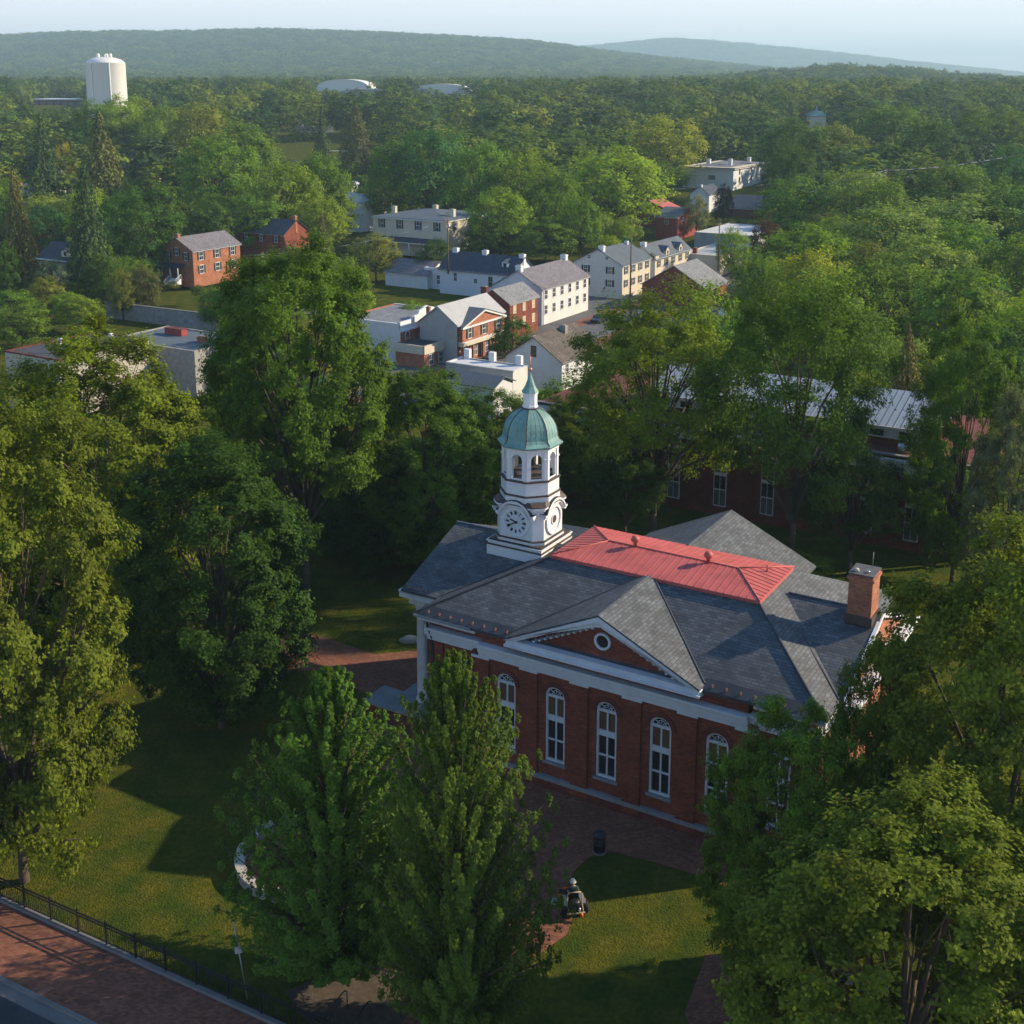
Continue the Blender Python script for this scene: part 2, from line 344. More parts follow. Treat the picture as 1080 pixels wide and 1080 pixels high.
def arch_window():
    """tall arched sash window, centre of the sill at the origin, facing -y; height 4.75, half width .62"""
    hw, zs, zsp = .64, 0, 4.05; fr = MB(); 
    def ring(r0, r1, y0, y1, m):
        A = arc(0, zsp, r1, 180, 0, 16); B = arc(0, zsp, r0, 180, 0, 16)
        for i in range(16):
            fr.face([(A[i][0], y0, A[i][1]), (B[i][0], y0, B[i][1]), (B[i+1][0], y0, B[i+1][1]), (A[i+1][0], y0, A[i+1][1])], m)
            fr.face([(B[i][0], y0, B[i][1]), (B[i][0], y1, B[i][1]), (B[i+1][0], y1, B[i+1][1]), (B[i+1][0], y0, B[i+1][1])], m)
    ring(hw-.13, hw+.01, .08, .3, 'white_trim')
    fr.box(-hw-.01, -hw+.13, .08, .3, 0, zsp, 'white_trim'); fr.box(hw-.13, hw+.01, .08, .3, 0, zsp, 'white_trim')
    fr.box(-hw+.13, hw-.13, .08, .3, 0, .12, 'white_trim')
    fr.box(-hw+.13, hw-.13, .11, .3, 2.52, 2.86, 'white_trim'); fr.box(-hw+.13, hw-.13, .11, .3, zsp-.06, zsp+.1, 'white_trim')
    fr.box(-hw+.13, hw-.13, .14, .26, 1.28, 1.38, 'white_trim')
    fr.box(-.045, .045, .135, .262, .12, 2.52, 'white_trim'); fr.box(-.045, .045, .135, .262, 2.86, zsp-.06, 'white_trim')
    for a in (38, 90, 142):
        c = math.cos(R(a)); s_ = math.sin(R(a)); fr.tube((.1*c, .17, zsp+.1+.1*s_), ((hw-.13)*c, .17, zsp+.02+(hw-.13)*s_), .028, .028, 'white_trim', 6)
    B = arc(0, zsp+.1, .26, 0, 180, 10)
    for a, c in zip(B[:-1], B[1:]): fr.tube((a[0], .17, a[1]), (c[0], .17, c[1]), .025, .025, 'white_trim', 5)
    pn = MB(); P = [(-hw+.1, .2, .1), (hw-.1, .2, .1)]+[(x, .2, z) for x, z in arc(0, zsp, hw-.1, 0, 180, 14)]; pn.face(P, 'glass')
    cu = MB(); cu.face([(-hw+.13, .197, 2.8), (hw-.13, .197, 2.8), (hw-.13, .197, zsp), (-hw+.13, .197, zsp)], 'curtain')
    sl = MB(); sl.box(-hw-.12, hw+.12, -.1, .3, -.16, -.003, 'stone_blue')
    return fr.data('window'), pn.data('pane'), cu.data('blind'), sl.data('sill')
AW = arch_window()
def put_arch(x, y, z, rz, parent=CT, sub=True):
    w_ = mk('window', AW[0], parent, (x, y, z), rz)
    for nme, me in zip(('pane', 'blind', 'sill'), AW[1:]): mk(nme, me, w_)
    return w_
def build_courthouse():
    wl = MB(); x0, x1 = UC-11.9, UC+11.9; I = lambda x, y, z: (x, y, z)
    Ztop = 8.75; zs, zsp = 1.72, 5.77
    cs = [UC+.2+3.26*k for k in range(-3, 4)]; ed = [x0]+[(a+b_)/2 for a, b_ in zip(cs[:-1], cs[1:])]+[x1]
    for i, c in enumerate(cs):
        yy = -.35 if 1 <= i <= 5 else 0
        bay_wall(wl, ed[i], ed[i+1], 0, Ztop, c, .64, zs, zsp, yy, .42, 'brick', I)
        if i == 1: wl.face([(ed[i], 0, 0), (ed[i], yy, 0), (ed[i], yy, Ztop), (ed[i], 0, Ztop)], 'brick')
        if i == 5: wl.face([(ed[i+1], yy, 0), (ed[i+1], 0, 0), (ed[i+1], 0, Ztop), (ed[i+1], yy, Ztop)], 'brick')
        put_arch(c, yy, zs, 0)
        # brick arch ring, proud
        A = arc(c, zsp, .92, 180, 0, 14); B = arc(c, zsp, .645, 180, 0, 14)
        for k in range(14):
            wl.slab([(A[k][0], yy-.05, A[k][1]), (B[k][0], yy-.05, B[k][1]), (B[k+1][0], yy-.05, B[k+1][1]), (A[k+1][0], yy-.05, A[k+1][1])], .049, 'brick_dark', (0, 1, 0))
    # side and back walls; sunlight put into the right wall's warmer brick colour
    ZB = 17.1
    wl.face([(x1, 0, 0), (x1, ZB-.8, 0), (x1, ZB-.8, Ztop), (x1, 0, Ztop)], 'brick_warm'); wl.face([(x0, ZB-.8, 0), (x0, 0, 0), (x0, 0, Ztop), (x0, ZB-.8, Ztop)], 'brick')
    wl.face([(x1, ZB-.8, 0), (x0, ZB-.8, 0), (x0, ZB-.8, Ztop), (x1, ZB-.8, Ztop)], 'brick')
    # wing walls; right one again has sunlight painted into its brick
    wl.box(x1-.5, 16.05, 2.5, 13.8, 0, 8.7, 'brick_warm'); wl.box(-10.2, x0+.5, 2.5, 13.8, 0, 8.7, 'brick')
    wl.box(UC-5.2, UC+5.2, ZB-.9, ZB+.6, 0, 8.7, 'brick')
    wl.obj('wall', CT)
    # pilasters
    for i, e in enumerate(ed):
        yy = -.35 if 1 <= i <= 6 else 0; xx = e+(.5 if i == 0 else -.5 if i == 7 else 0)
        b = MB(); hw = .5; b.box(xx-hw, xx+hw, yy-.14, yy+.02, .85, 7.25, 'brick'); b.box(xx-hw-.08, xx+hw+.08, yy-.2, yy+.02, 7.05, 7.44, 'brick_dark'); b.box(xx-hw-.06, xx+hw+.06, yy-.2, yy+.02, .2, .85, 'brick')
        if 1 <= i <= 6: b.box(xx-hw-.1, xx+hw+.1, yy-.26, yy+.02, 7.06, 7.2, 'white_trim')
        b.obj('pilaster', CT)
    for k in range(5):
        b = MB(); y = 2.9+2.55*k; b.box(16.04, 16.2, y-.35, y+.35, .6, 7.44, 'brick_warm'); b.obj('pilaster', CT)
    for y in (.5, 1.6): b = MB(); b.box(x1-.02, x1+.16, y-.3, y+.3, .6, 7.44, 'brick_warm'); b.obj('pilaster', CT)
    for y in (4.2, 6.8, 9.4, 12.0): put_arch(16.04, y, zs, R(90))
    # stone water table
    b = MB()
    b.box(x0-.1, ed[1]-.0, -.2, .02, .55, .8, 'stone_blue'); b.box(ed[1], ed[6], -.58, -.33, .55, .8, 'stone_blue'); b.box(ed[6], x1+.1, -.2, .02, .55, .8, 'stone_blue')
    b.box(x0-.06, ed[1], -.14, .02, 0, .55, 'brick_dark'); b.box(ed[1], ed[6], -.5, -.33, 0, .55, 'brick_dark'); b.box(ed[6], x1+.06, -.14, .02, 0, .55, 'brick_dark')
    b.obj('water_table', CT)
    # entablature: white band, brick frieze, cornice
    b = MB()
    def band(xa, xb, y, z0, z1, pr, m='white_trim'): b.box(xa, xb, y-pr, y+.02, z0, z1, m)
    for xa, xb, y in ((x0-.05, ed[1]-.1, 0), (ed[1]-.1, ed[6]+.1, -.35), (ed[6]+.1, x1+.05, 0)):
        band(xa, xb, y, 7.2, 7.5, .26); band(xa, xb, y, 7.5, 7.86, .36); band(xa, xb, y, 7.86, 8.02, .5)
    band(x0-.3, ed[1]-.35, 0, 8.5, 8.74, .62); band(ed[6]+.35, x1+.3, 0, 8.5, 8.74, .62)
    b.box(x1-.02, x1+.24, -.25, 2.6, 7.45, 7.72, 'white_paint'); b.box(x1-.02, x1+.36, -.34, 2.6, 7.72, 8.02, 'white_paint'); b.box(x1-.02, x1+.55, -.62, 2.4, 8.5, 8.74, 'white_paint')
    b.box(16.02, 16.3, 2.4, 13.9, 7.45, 8.02, 'white_paint')
    b.box(x0-.24, x0+.02, -.25, 2.6, 7.45, 8.02, 'white_trim'); b.box(x0-.5, x0+.02, -.6, 2.4, 8.5, 8.74, 'white_trim')
    b.obj('cornice', CT)
    # gutters
    for xa, xb in ((x0-.62, ed[1]-.55), (ed[6]+.55, x1+.62)):
        g = MB(); g.box(xa, xb, -.86, -.70, 8.76, 8.9, 'stone_blue'); g.obj('gutter', CT)
    g = MB(); g.tube((x0+.12, -.45, 8.6), (x0+.12, -.45, 8.1), .06, .06, 'black_metal'); g.tube((x0+.12, -.45, 8.1), (x0+.3, -.2, 7.2), .06, .06, 'black_metal'); g.tube((x0+.3, -.2, 7.2), (x0+.3, -.2, .3), .06, .06, 'black_metal'); g.obj('downpipe', CT)
    # main roof
    e0, e1, f0, f1, ze, zr = UC-12.5, UC+12.5, -.8, ZB, 8.9, 11.6
    ra, rb, rc, rd = -2.9, 10.2, 5.35, 10.95
    rf = MB(); L = lambda x, y, z: (x, y, z)
    rf.slab([(e0, f0, ze), (e1, f0, ze), (rb, rc, zr), (ra, rc, zr)], .14, 'slate')
    rf.slab([(e1, f0, ze), (e1, f1, ze), (rb, rd, zr), (rb, rc, zr)], .14, 'slate')
    rf.slab([(e1, f1, ze), (e0, f1, ze), (ra, rd, zr), (rb, rd, zr)], .14, 'slate')
    rf.slab([(e0, f1, ze), (e0, f0, ze), (ra, rc, zr), (ra, rd, zr)], .14, 'slate')
    mr = rf.obj('main_roof', CT)
    # dark flashings on hips
    def flash(p, q, wd=.08, m='lead_dark', up=.05):
        f = MB(); f.tube((p[0], p[1], p[2]+up), (q[0], q[1], q[2]+up), wd, wd, m, 6, False); return f.obj('ridge_flashing', CT)
    flash((e1, f0, ze), (rb, rc, zr)); flash((e0, f0, ze), (ra, rc, zr), .07)
    # dark metal strip along the eaves
    k = (zr-ze)/(rc-f0)
    for xa, xb in ((e0+.3, UC-5.9), (UC+5.9, e1-.3)):
        ef = MB(); ef.slab([(xa, f0-.01, ze+.03), (xb, f0-.01, ze+.03), (xb, f0+.75, ze+.03+k*.76), (xa, f0+.75, ze+.03+k*.76)], .025, 'lead_dark'); ef.obj('eave_flashing', CT)
    sg = MB(); sg.box(-.04, .04, -.03, .03, 0, .13, 'copper_bright'); sg.box(-.03, .03, -.1, .1, 0, .03, 'copper_bright'); sgd = sg.data('snow_guard')
    for xx in list(np.arange(e0+.9, UC-6.1, .78))+list(np.arange(UC+6.4, e1-.4, .78)): mk('snow_guard', sgd, mr, (xx, f0+.28, ze+.03+k*.28))
    for yy in (2.3, 2.95, 3.5): pass
    # cross gables front and back (ridge along v)
    GZ = 9.12; GA = 11.85; gh = 5.95
    def gable(y_face, y_in, sgn, name):
        g = MB()
        yf = y_face
        # slopes go back until they sink into the main roof
        for sx in (-1, 1):
            pts = [(UC+sx*gh, yf, GZ-.08), (UC, yf, GA), (UC, y_in, GA-.02), (UC+sx*gh, y_face+1.5*(-sgn), GZ-.08)]
            pts = [(UC, yf, GA), (UC, y_in, GA), (UC+sx*gh, y_in, GZ-.08), (UC+sx*gh, yf, GZ-.08)]
            if sx*sgn < 0: pts = pts[::-1]
            g.slab(pts, .12, 'slate_small' if False else 'slate')
        return g.obj(name, CT)
    def tri_gable(name, y0, y1):
        # roof prism whose lower parts are cut to lie on the main roof: intersections resolved by trimming to the main slope plane
        g = MB()
        def zmain(y): return ze+(y-f0)*k if y0 < 5 else ze+(f1-y)*k
        ye = y0
        for sx in (-1, 1):
            # valley runs from the eave corner to the deck edge
            a = (UC, ye, GA); b_ = (UC+sx*gh, ye, GZ-.05)
            yv = (rc if y0 < 5 else rd)
            ybase = (f0+.35 if y0 < 5 else f1-.35)
            c_ = (UC+sx*gh, ybase, GZ-.05); d_ = (UC+sx*.35, yv, GA-.14); e_ = (UC, yv, GA-.02)
            pts = [a, b_, c_, d_, e_]
            if (sx > 0) == (y0 < 5): pass
            else: pts = pts[::-1]
            g.slab(pts, .1, 'slate')
            flash((UC+sx*gh, ybase, GZ-.1), (UC+sx*.3, yv, GA-.2), .08, 'lead_dark', .06)
        return g.obj(name, CT)
    tri_gable('gable_roof', -1.2, 0); tri_gable('gable_roof', ZB+1.3, 0)
    # front pediment
    p = MB(); yf = -.35
    p.face([(UC-gh+.3, yf-.06, 8.74), (UC+gh-.3, yf-.06, 8.74), (UC, yf-.06, GA-.25)], 'brick')
    p.box(UC-5.0, UC+5.0, yf-.06, yf-.003, 8.0, 8.62, 'brick')
    p.obj('pediment', CT)
    c = MB(); c.box(UC-gh-.02, UC+gh+.02, -1.22, yf-.07, 8.56, 8.70, 'white_trim'); c.box(UC-gh+.08, UC+gh-.08, -1.1, yf-.07, 8.70, 8.98, 'white_trim'); c.box(UC-gh+.4, UC+gh-.4, -.8, yf-.07, 8.34, 8.56, 'white_trim')
    for sx in (-1, 1):
        a = Vector((UC+sx*(gh+.05), 0, GZ-.2)); e_ = Vector((UC, 0, GA-.13)); 
        for (y0, y1, up, th) in ((-1.19, yf-.07, 0, .30), (-1.05, yf-.07, -.30, .30)):
            q = [(a.x, y0, a.z+up), (e_.x, y0, e_.z+up), (e_.x, y0, e_.z+up-th), (a.x-sx*.2, y0, max(8.985, a.z+up-th))]
            if sx > 0: q = q[::-1]
            c.slab(q, y1-y0, 'white_trim', (0, 1, 0))
    c.obj('pediment_cornice', CT)
    dt = MB()   # dentils under the raking cornice
    for sx in (-1, 1):
        for t in np.arange(.1, .97, .062):
            x = UC+sx*gh*(1-t); z = GZ-.84+(GA-GZ)*t
            if z > 9.0: dt.box(x-.07, x+.07, -.80, yf-.07, z-.02, z+.08, 'white_trim')
    dt.obj('dentil_row', CT)
    o_ = MB()
    for r0, r1, y0, y1, m in ((.0, .37, yf-.10, yf-.08, 'glass'), (.37, .50, yf-.2, yf-.065, 'white_trim')):
        A = arc(UC-.05, 10.02, r1, 0, 360, 28); B = arc(UC-.05, 10.02, max(r0, .001), 0, 360, 28)
        for i in range(28):
            o_.slab([(B[i][0], y0, B[i][1]), (A[i][0], y0, A[i][1]), (A[i+1][0], y0, A[i+1][1]), (B[i+1][0], y0, B[i+1][1])][::-1], y1-y0, m, (0, 1, 0))
    o_.obj('round_window', CT)
    # end wings, ridge along u
    WR = 11.32; w0, w1, wm = 1.75, 14.55, 8.15
    for (xa, xb, nm) in ((UC+5, 16.35, 'wing_roof'), (-11.75, UC-5, 'wing_roof')):
        g = MB(); g.slab([(xa, w0, ze-.02), (xb, w0, ze-.02), (xb, wm, WR), (xa, wm, WR)], .12, 'slate'); g.slab([(xb, w1, ze-.02), (xa, w1, ze-.02), (xa, wm, WR), (xb, wm, WR)], .12, 'slate'); g.obj(nm, CT)
    flash((e1-.1, 1.75, ze), (10.3, 8.05, WR+.05), .08); flash((11, wm, WR), (16.35, wm, WR), .05, 'slate')
    flash((-11.75, wm, WR), (-8.2, wm, WR), .05, 'stone_blue'); flash((e0+.05, 2.0, ze), (-3.2, 7.9, WR+.05), .06)
    g = MB(); g.face([(16.2, 2.1, 8.75), (16.2, 14.2, 8.75), (16.2, wm, WR-.14)], 'brick_warm'); g.obj('tympanum', CT)
    g = MB(); g.box(16.06, 17.0, 1.6, 14.7, 8.5, 8.78, 'white_paint'); g.box(16.06, 16.75, 1.9, 14.4, 8.2, 8.5, 'white_paint')
    for sy in (-1, 1):
        a = (wm+sy*6.6, 8.79); b_ = (wm, WR-.02); q = [(16.42, a[0], a[1]+.2), (16.42, b_[0], b_[1]), (16.42, b_[0], b_[1]-.22), (16.42, a[0]-sy*.5, a[1]+.0)]
        if sy < 0: q = q[::-1]
        g.slab(q, .2, 'white_paint', (-1, 0, 0))
    g.obj('pediment_cornice', CT)
    # left portico
    g = MB(); g.box(-12.6, -10.1, 2.0, 14.3, 0, .85, 'brick_dark'); g.box(-12.75, -10.1, 1.85, 14.45, .85, 1.0, 'stone_blue')
    g.box(-14.2, -8.6, .9, 3.0, 0, .9, 'brick_dark'); g.box(-14.3, -8.5, .8, 3.1, .9, 1.05, 'stone_blue'); g.obj('portico_base', CT)
    col = MB(); col.lathe([(.5, 0), (.5, .12), (.42, .16), (.45, .28), (.40, .36), (.40, 2.2), (.385, 4), (.35, 5.95), (.38, 6.0), (.38, 6.1), (.36, 6.15), (.42, 6.4), (.55, 6.7), (.58, 6.78)], 20, 'white_paint')
    col.box(-.6, .6, -.6, .6, 6.78, 6.95, 'white_paint'); cd = col.data('column')
    for y in (2.9, 6.4, 9.9, 13.4): mk('column', cd, CT, (-10.95, y, 1.0))
    mk('column', cd, CT, (-9.15, 2.0, 1.0))
    g = MB(); g.box(-11.5, -10.2, 2.3, 14.0, 7.96, 8.6, 'white_paint'); g.box(-12.0, -8.6, 1.9, 2.3, 8.3, 8.72, 'white_trim'); g.box(-12.05, -10.2, 1.9, 14.4, 8.6, 8.74, 'white_paint'); g.obj('portico_entablature', CT)
    g = MB(); g.face([(-11.6, 13.9, 8.75), (-11.6, 2.3, 8.75), (-11.6, wm, WR-.14)], 'brick'); g.obj('tympanum', CT)
    for xx in (-11.2, -10.6, -10.0): mk('snow_guard', sgd, mr, (xx, w0+.25, ze+.1))
    # red deck
    g = MB(); zt = 12.08; o = .12
    A, B, C_, D = (ra-o, rc-o, zr+.16), (rb+o, rc-o, zr+.16), (rb+o, rd+o, zr+.16), (ra-o, rd+o, zr+.16); r0, r1 = (-.5, wm, zt+.12), (7.95, wm, zt+.12)
    for q in ([A, B, r1, r0], [B, C_, r1], [C_, D, r0, r1], [D, A, r0]): g.slab(q, .2, 'red_metal')
    def seam(p, q): g.tube(p, q, .026, .026, 'red_metal', 4, False)
    for x in np.arange(ra+.3, rb, .45):
        for y in (rc-o, rd+o):
            t = 1.0; 
            if x < r0[0]: t = (x-A[0])/(r0[0]-A[0])
            elif x > r1[0]: t = (B[0]-x)/(B[0]-r1[0])
            seam((x, y, zr+.17), (x, y+(wm-y)*t, zr+.17+(zt+.12-zr-.16)*t))
    for y in np.arange(rc+.2, rd, .45):
        t = 1-abs(y-wm)/(wm-rc+o)
        for xe, xr in ((rb+o, r1[0]), (ra-o, r0[0])): seam((xe, y, zr+.17), (xe+(xr-xe)*t, y, zr+.17+(zt-zr-.04)*t))
    for p, q in ((A, r0), (B, r1), (C_, r1), (D, r0), (r0, r1)): g.tube((p[0], p[1], p[2]+.02), (q[0], q[1], q[2]+.02), .05, .05, 'red_metal', 6)
    g.box(ra-.16, rb+.16, rc-.17, rc-.10, zr-.02, zr+.12, 'red_metal')
    rd_o = g.obj('red_roof', CT)
    vt = MB(); vt.lathe([(.12, 0), (.12, .3), (.22, .34), (.28, .48), (.22, .64), (.05, .72)], 12, 'red_metal'); vd = vt.data('roof_vent')
    mk('roof_vent', vd, rd_o, (1.3, wm, zt+.1)); mk('roof_vent', vd, rd_o, (6.1, wm-.1, zt+.1)); 
    v2 = MB(); v2.tube((9.35, 9.1, zr+.3), (9.35, 9.1, zr+.75), .05, .05, 'red_metal'); v2.obj('roof_pipe', rd_o)
    # chimney
    g = MB(); g.box(14.7, 16.0, 6.95, 8.45, 10.3, 13.75, 'brick_warm'); g.box(14.62, 16.08, 6.87, 8.53, 13.45, 13.62, 'brick_warm'); g.box(14.66, 16.04, 6.91, 8.49, 13.75, 13.82, 'asphalt_pale')
    g.box(14.6, 16.1, 6.85, 8.55, 10.9, 11.42, 'copper_dark')
    ch = g.obj('chimney', CT); g = MB(); g.lathe([(.16, 0), (.14, .14)], 10, 'stone_pale', (15.0, 7.3, 13.82)); g.obj('chimney_pot', ch); g = MB(); g.lathe([(.1, 0), (.1, .1)], 10, 'steel', (15.6, 7.4, 13.82)); g.obj('chimney_pot', ch)
    g = MB(); g.tube((15.6, 8.3, 13.8), (15.6, 8.3, 14.7), .02, .015, 'steel', 5); g.obj('lightning_rod', ch)
    # ---------------- clock tower
    tx, ty = -6.12, 8.1
    T = MB(); h = 2.0
    T.box(tx-h, tx+h, ty-h, ty+h, 9.3, 11.2, 'white_paint'); T.box(tx-h-.04, tx+h+.04, ty-h-.04, ty+h+.04, 11.2, 11.28, 'copper_dark'); T.box(tx-h+.05, tx+h-.05, ty-h+.05, ty+h-.05, 11.28, 11.5, 'white_paint'); T.box(tx-h-.02, tx+h+.02, ty-h-.02, ty+h+.02, 11.42, 11.5, 'white_paint')
    T.box(tx-h+.12, tx+h-.12, ty-h+.12, ty+h-.12, 11.5, 11.58, 'copper_dark')
    tw = T.obj('clock_tower', CT)
    def oct8(hh, ch): return [(tx+a, ty+b_) for a, b_ in ((hh-ch, -hh), (hh, -hh+ch), (hh, hh-ch), (hh-ch, hh), (-hh+ch, hh), (-hh, hh-ch), (-hh, -hh+ch), (-hh+ch, -hh))]
    def prism(b, P, z0, z1, m): b.slab([(x, y, z1) for x, y in P], z1-z0, m)
    c = MB()
    prism(c, oct8(1.80, .55), 11.58, 11.78, 'white_paint'); prism(c, oct8(1.86, .57), 11.78, 11.84, 'copper_dark'); prism(c, oct8(1.70, .52), 11.84, 14.05, 'white_paint')
    prism(c, oct8(1.78, .54), 13.78, 13.9, 'white_paint'); prism(c, oct8(1.9, .56), 13.93, 14.04, 'white_paint')
    # arched hoods over the four dials and the skirt roof above them
    for rz in range(4):
        Mx = Matrix.Translation((tx, ty, 0)) @ Matrix.Rotation(R(90*rz), 4, 'Z')
        A = arc(0, 12.95, 1.28, 158, 22, 14); prof = [(-1.38, 13.45)]+A+[(1.38, 13.45)]
        for y0, th, up in ((-1.98, .14, 0), (-1.9, .3, -.14)):
            for a, b_ in zip(prof[:-1], prof[1:]):
                q = [Mx @ Vector(v_) for v_ in ((a[0], y0, a[1]+up-.02), (b_[0], y0, b_[1]+up-.02), (b_[0], y0, b_[1]+up+th-.02-.0), (a[0], y0, a[1]+up+th-.02))]
                c.slab([tuple(x) for x in q], -y0-1.0, 'white_paint', tuple(Mx.to_3x3() @ Vector((0, 1, 0))))
        for a, b_ in zip(prof[:-1], prof[1:]):
            q = [Mx @ Vector(v_) for v_ in ((a[0], -1.97, a[1]+.15), (b_[0], -1.97, b_[1]+.15), (b_[0], -1.2, b_[1]+.22), (a[0], -1.2, a[1]+.22))]
            c.slab([tuple(x) for x in q], .02, 'lead_dark')
    prism(c, oct8(1.90, .60), 14.04, 14.09, 'copper_dark')
    # skirt roof
    lo = oct8(1.92, .6); hi = oct8(1.72, .71)
    for i in range(8): c.face([(*lo[i], 14.1), (*lo[(i+1) % 8], 14.1), (*hi[(i+1) % 8], 14.34), (*hi[i], 14.34)], 'copper_dark')
    c.obj('clock_stage', tw)
    for rz, full in ((0, True), (90, False), (180, True), (270, True)):
        Mx = Matrix.Translation((tx, ty, 0)) @ Matrix.Rotation(R(rz), 4, 'Z'); d = MB(); yy = -1.7; zc = 12.93
        def ringy(r0, r1, y0, y1, m, n=32):
            A = arc(0, zc, r1, 0, 360, n); B = arc(0, zc, max(r0, .001), 0, 360, n)
            for i in range(n):
                q = [(B[i][0], y0, B[i][1]), (A[i][0], y0, A[i][1]), (A[i+1][0], y0, A[i+1][1]), (B[i+1][0], y0, B[i+1][1])][::-1]
                d.slab([tuple(Mx @ Vector(v_)) for v_ in q], y1-y0, m, tuple(Mx.to_3x3() @ Vector((0, 1, 0))))
        ringy(.80, .97, yy-.12, yy, 'white_paint'); ringy(0, .80, yy-.04, yy-.002, 'white_trim')
        def bar(a, r0, r1, w_, y, m='black_metal'):
            s_, c__ = math.sin(R(a)), math.cos(R(a)); px_ = (c__*w_, -s_*w_)
            q = [(s_*r0-px_[0], y, zc+c__*r0-px_[1]), (s_*r0+px_[0], y, zc+c__*r0+px_[1]), (s_*r1+px_[0], y, zc+c__*r1+px_[1]), (s_*r1-px_[0], y, zc+c__*r1-px_[1])]
            d.slab([tuple(Mx @ Vector(v_)) for v_ in q], .015, m, tuple(Mx.to_3x3() @ Vector((0, 1, 0))))
        if full:
            N = {12: [-1.5, -.5, 1], 1: [0], 2: [-.5, .5], 3: [-1, 0, 1], 4: [-1, .6], 5: [0, .6], 6: [-.7, .7], 7: [-1, 0, 1], 8: [-1.4, -.4, .5, 1.4], 9: [-.8, .8], 10: [-.5, .5], 11: [-.9, .5]}
            for hnum in range(1, 13):
                for k_ in N[hnum]: bar(hnum*30+k_*4.2, .50, .72, .026, yy-.065)
            bar(290, -.12, .42, .045, yy-.085); bar(240, -.15, .60, .035, yy-.10); 
            A = arc(0, zc, .09, 0, 360, 12); d.slab([tuple(Mx @ Vector((x, yy-.11, z))) for x, z in A[:-1]][::-1], .02, 'black_metal', tuple(Mx.to_3x3() @ Vector((0, 1, 0))))
        else:
            ringy(0, .26, yy-.07, yy-.05, 'copper_dark', 20); ringy(.26, .33, yy-.1, yy-.045, 'white_paint', 20)
        d.obj('clock_face' if full else 'round_louvre', tw)
    # octagonal stages
    def oc(r, a0=22.5): return [(tx+r*math.cos(R(a0+45*i)), ty+r*math.sin(R(a0+45*i))) for i in range(8)]
    c = MB(); prism(c, oc(1.93), 14.2, 14.62, 'white_paint'); prism(c, oc(1.98), 14.62, 14.72, 'copper_dark'); prism(c, oc(1.86), 14.72, 15.55, 'white_paint'); prism(c, oc(1.96), 15.55, 15.65, 'copper_dark')
    c.obj('drum', tw)
    c = MB(); r_ = 1.76; P = oc(r_); zb, zt_ = 15.65, 17.72
    prism(c, oc(1.5), 15.65, 15.7, 'copper_dark')
    for i in range(8):
        p, q = Vector((*P[i], 0)), Vector((*P[(i+1) % 8], 0)); t = (q-p).normalized(); nrm = Vector((t.y, -t.x, 0)); wd = (q-p).length
        def Tm(x, y, z, p=p, t=t, nrm=nrm): v_ = p+t*x-nrm*y; return (v_.x, v_.y, z)
        bay_wall(c, 0, wd, zb, zt_, wd/2, .36, zb+.12, 16.95, 0, .2, 'white_paint', Tm)
        # inner skin
        for a, b_ in ((0, wd/2-.36), (wd/2+.36, wd)): c.face([Tm(b_-.04, .2, zb), Tm(a+.04, .2, zb), Tm(a+.04, .2, 16.95), Tm(b_-.04, .2, 16.95)], 'white_trim')
        for xx in (.0, wd-.2):
            c.slab([Tm(xx, -.06, zt_-.1), Tm(xx+.2, -.06, zt_-.1), Tm(xx+.2, .0, zt_-.1), Tm(xx, .0, zt_-.1)], zt_-.1-zb, 'white_paint')
            c.slab([Tm(xx-.03, -.1, 17.02), Tm(xx+.23, -.1, 17.02), Tm(xx+.23, 0, 17.02), Tm(xx-.03, 0, 17.02)], .09, 'white_paint')
    prism(c, oc(1.84), 17.50, 17.72, 'white_paint'); c.obj('belfry', tw)
    g = MB(); g.lathe([(.42, 0), (.40, .08), (.30, .3), (.22, .6), (.2, .7), (.05, .75)], 16, 'copper_dark', (tx, ty, 16.3)); g.tube((tx, ty, 17), (tx, ty, 17.6), .04, .04, 'black_metal'); g.obj('bell', tw)
    c = MB(); 
    prof = [(2.06, 17.72), (2.10, 17.84), (2.02, 17.9), (1.86, 18.02), (1.77, 18.2), (1.74, 18.5), (1.66, 18.85), (1.5, 19.2), (1.27, 19.5), (.98, 19.74), (.62, 19.92), (.45, 19.97)]
    c.lathe(prof, 8, 'copper_green', (tx, ty, 0), False, R(22.5))
    for i in range(8):
        a = R(22.5+45*i)
        for (r0, z0), (r1, z1) in zip(prof[2:-1], prof[3:]): c.tube((tx+r0*math.cos(a), ty+r0*math.sin(a), z0), (tx+r1*math.cos(a), ty+r1*math.sin(a), z1), .035, .035, 'copper_dark', 5)
        for f in (.25, .5, .75):
            a2 = R(22.5+45*(i+1)); 
            for (r0, z0), (r1, z1) in zip(prof[3:-1], prof[4:]):
                p0 = ((1-f)*math.cos(a)+f*math.cos(a2), (1-f)*math.sin(a)+f*math.sin(a2))
                c.tube((tx+r0*p0[0], ty+r0*p0[1], z0), (tx+r1*p0[0], ty+r1*p0[1], z1), .012, .012, 'copper_green', 4)
    c.obj('dome', tw)
    c = MB(); prism(c, oc(.58), 19.93, 20.02, 'copper_dark'); prism(c, oc(.45), 20.02, 20.98, 'white_paint'); prism(c, oc(.50), 20.02, 20.12, 'white_paint'); prism(c, oc(.50), 20.88, 20.98, 'white_paint')
    c.obj('lantern', tw)
    c = MB(); c.lathe([(.56, 20.98), (.52, 21.04), (.33, 21.36), (.19, 21.72), (.08, 22.05), (.04, 22.2)], 8, 'copper_green', (tx, ty, 0), False, R(22.5)); c.obj('lantern_roof', tw)
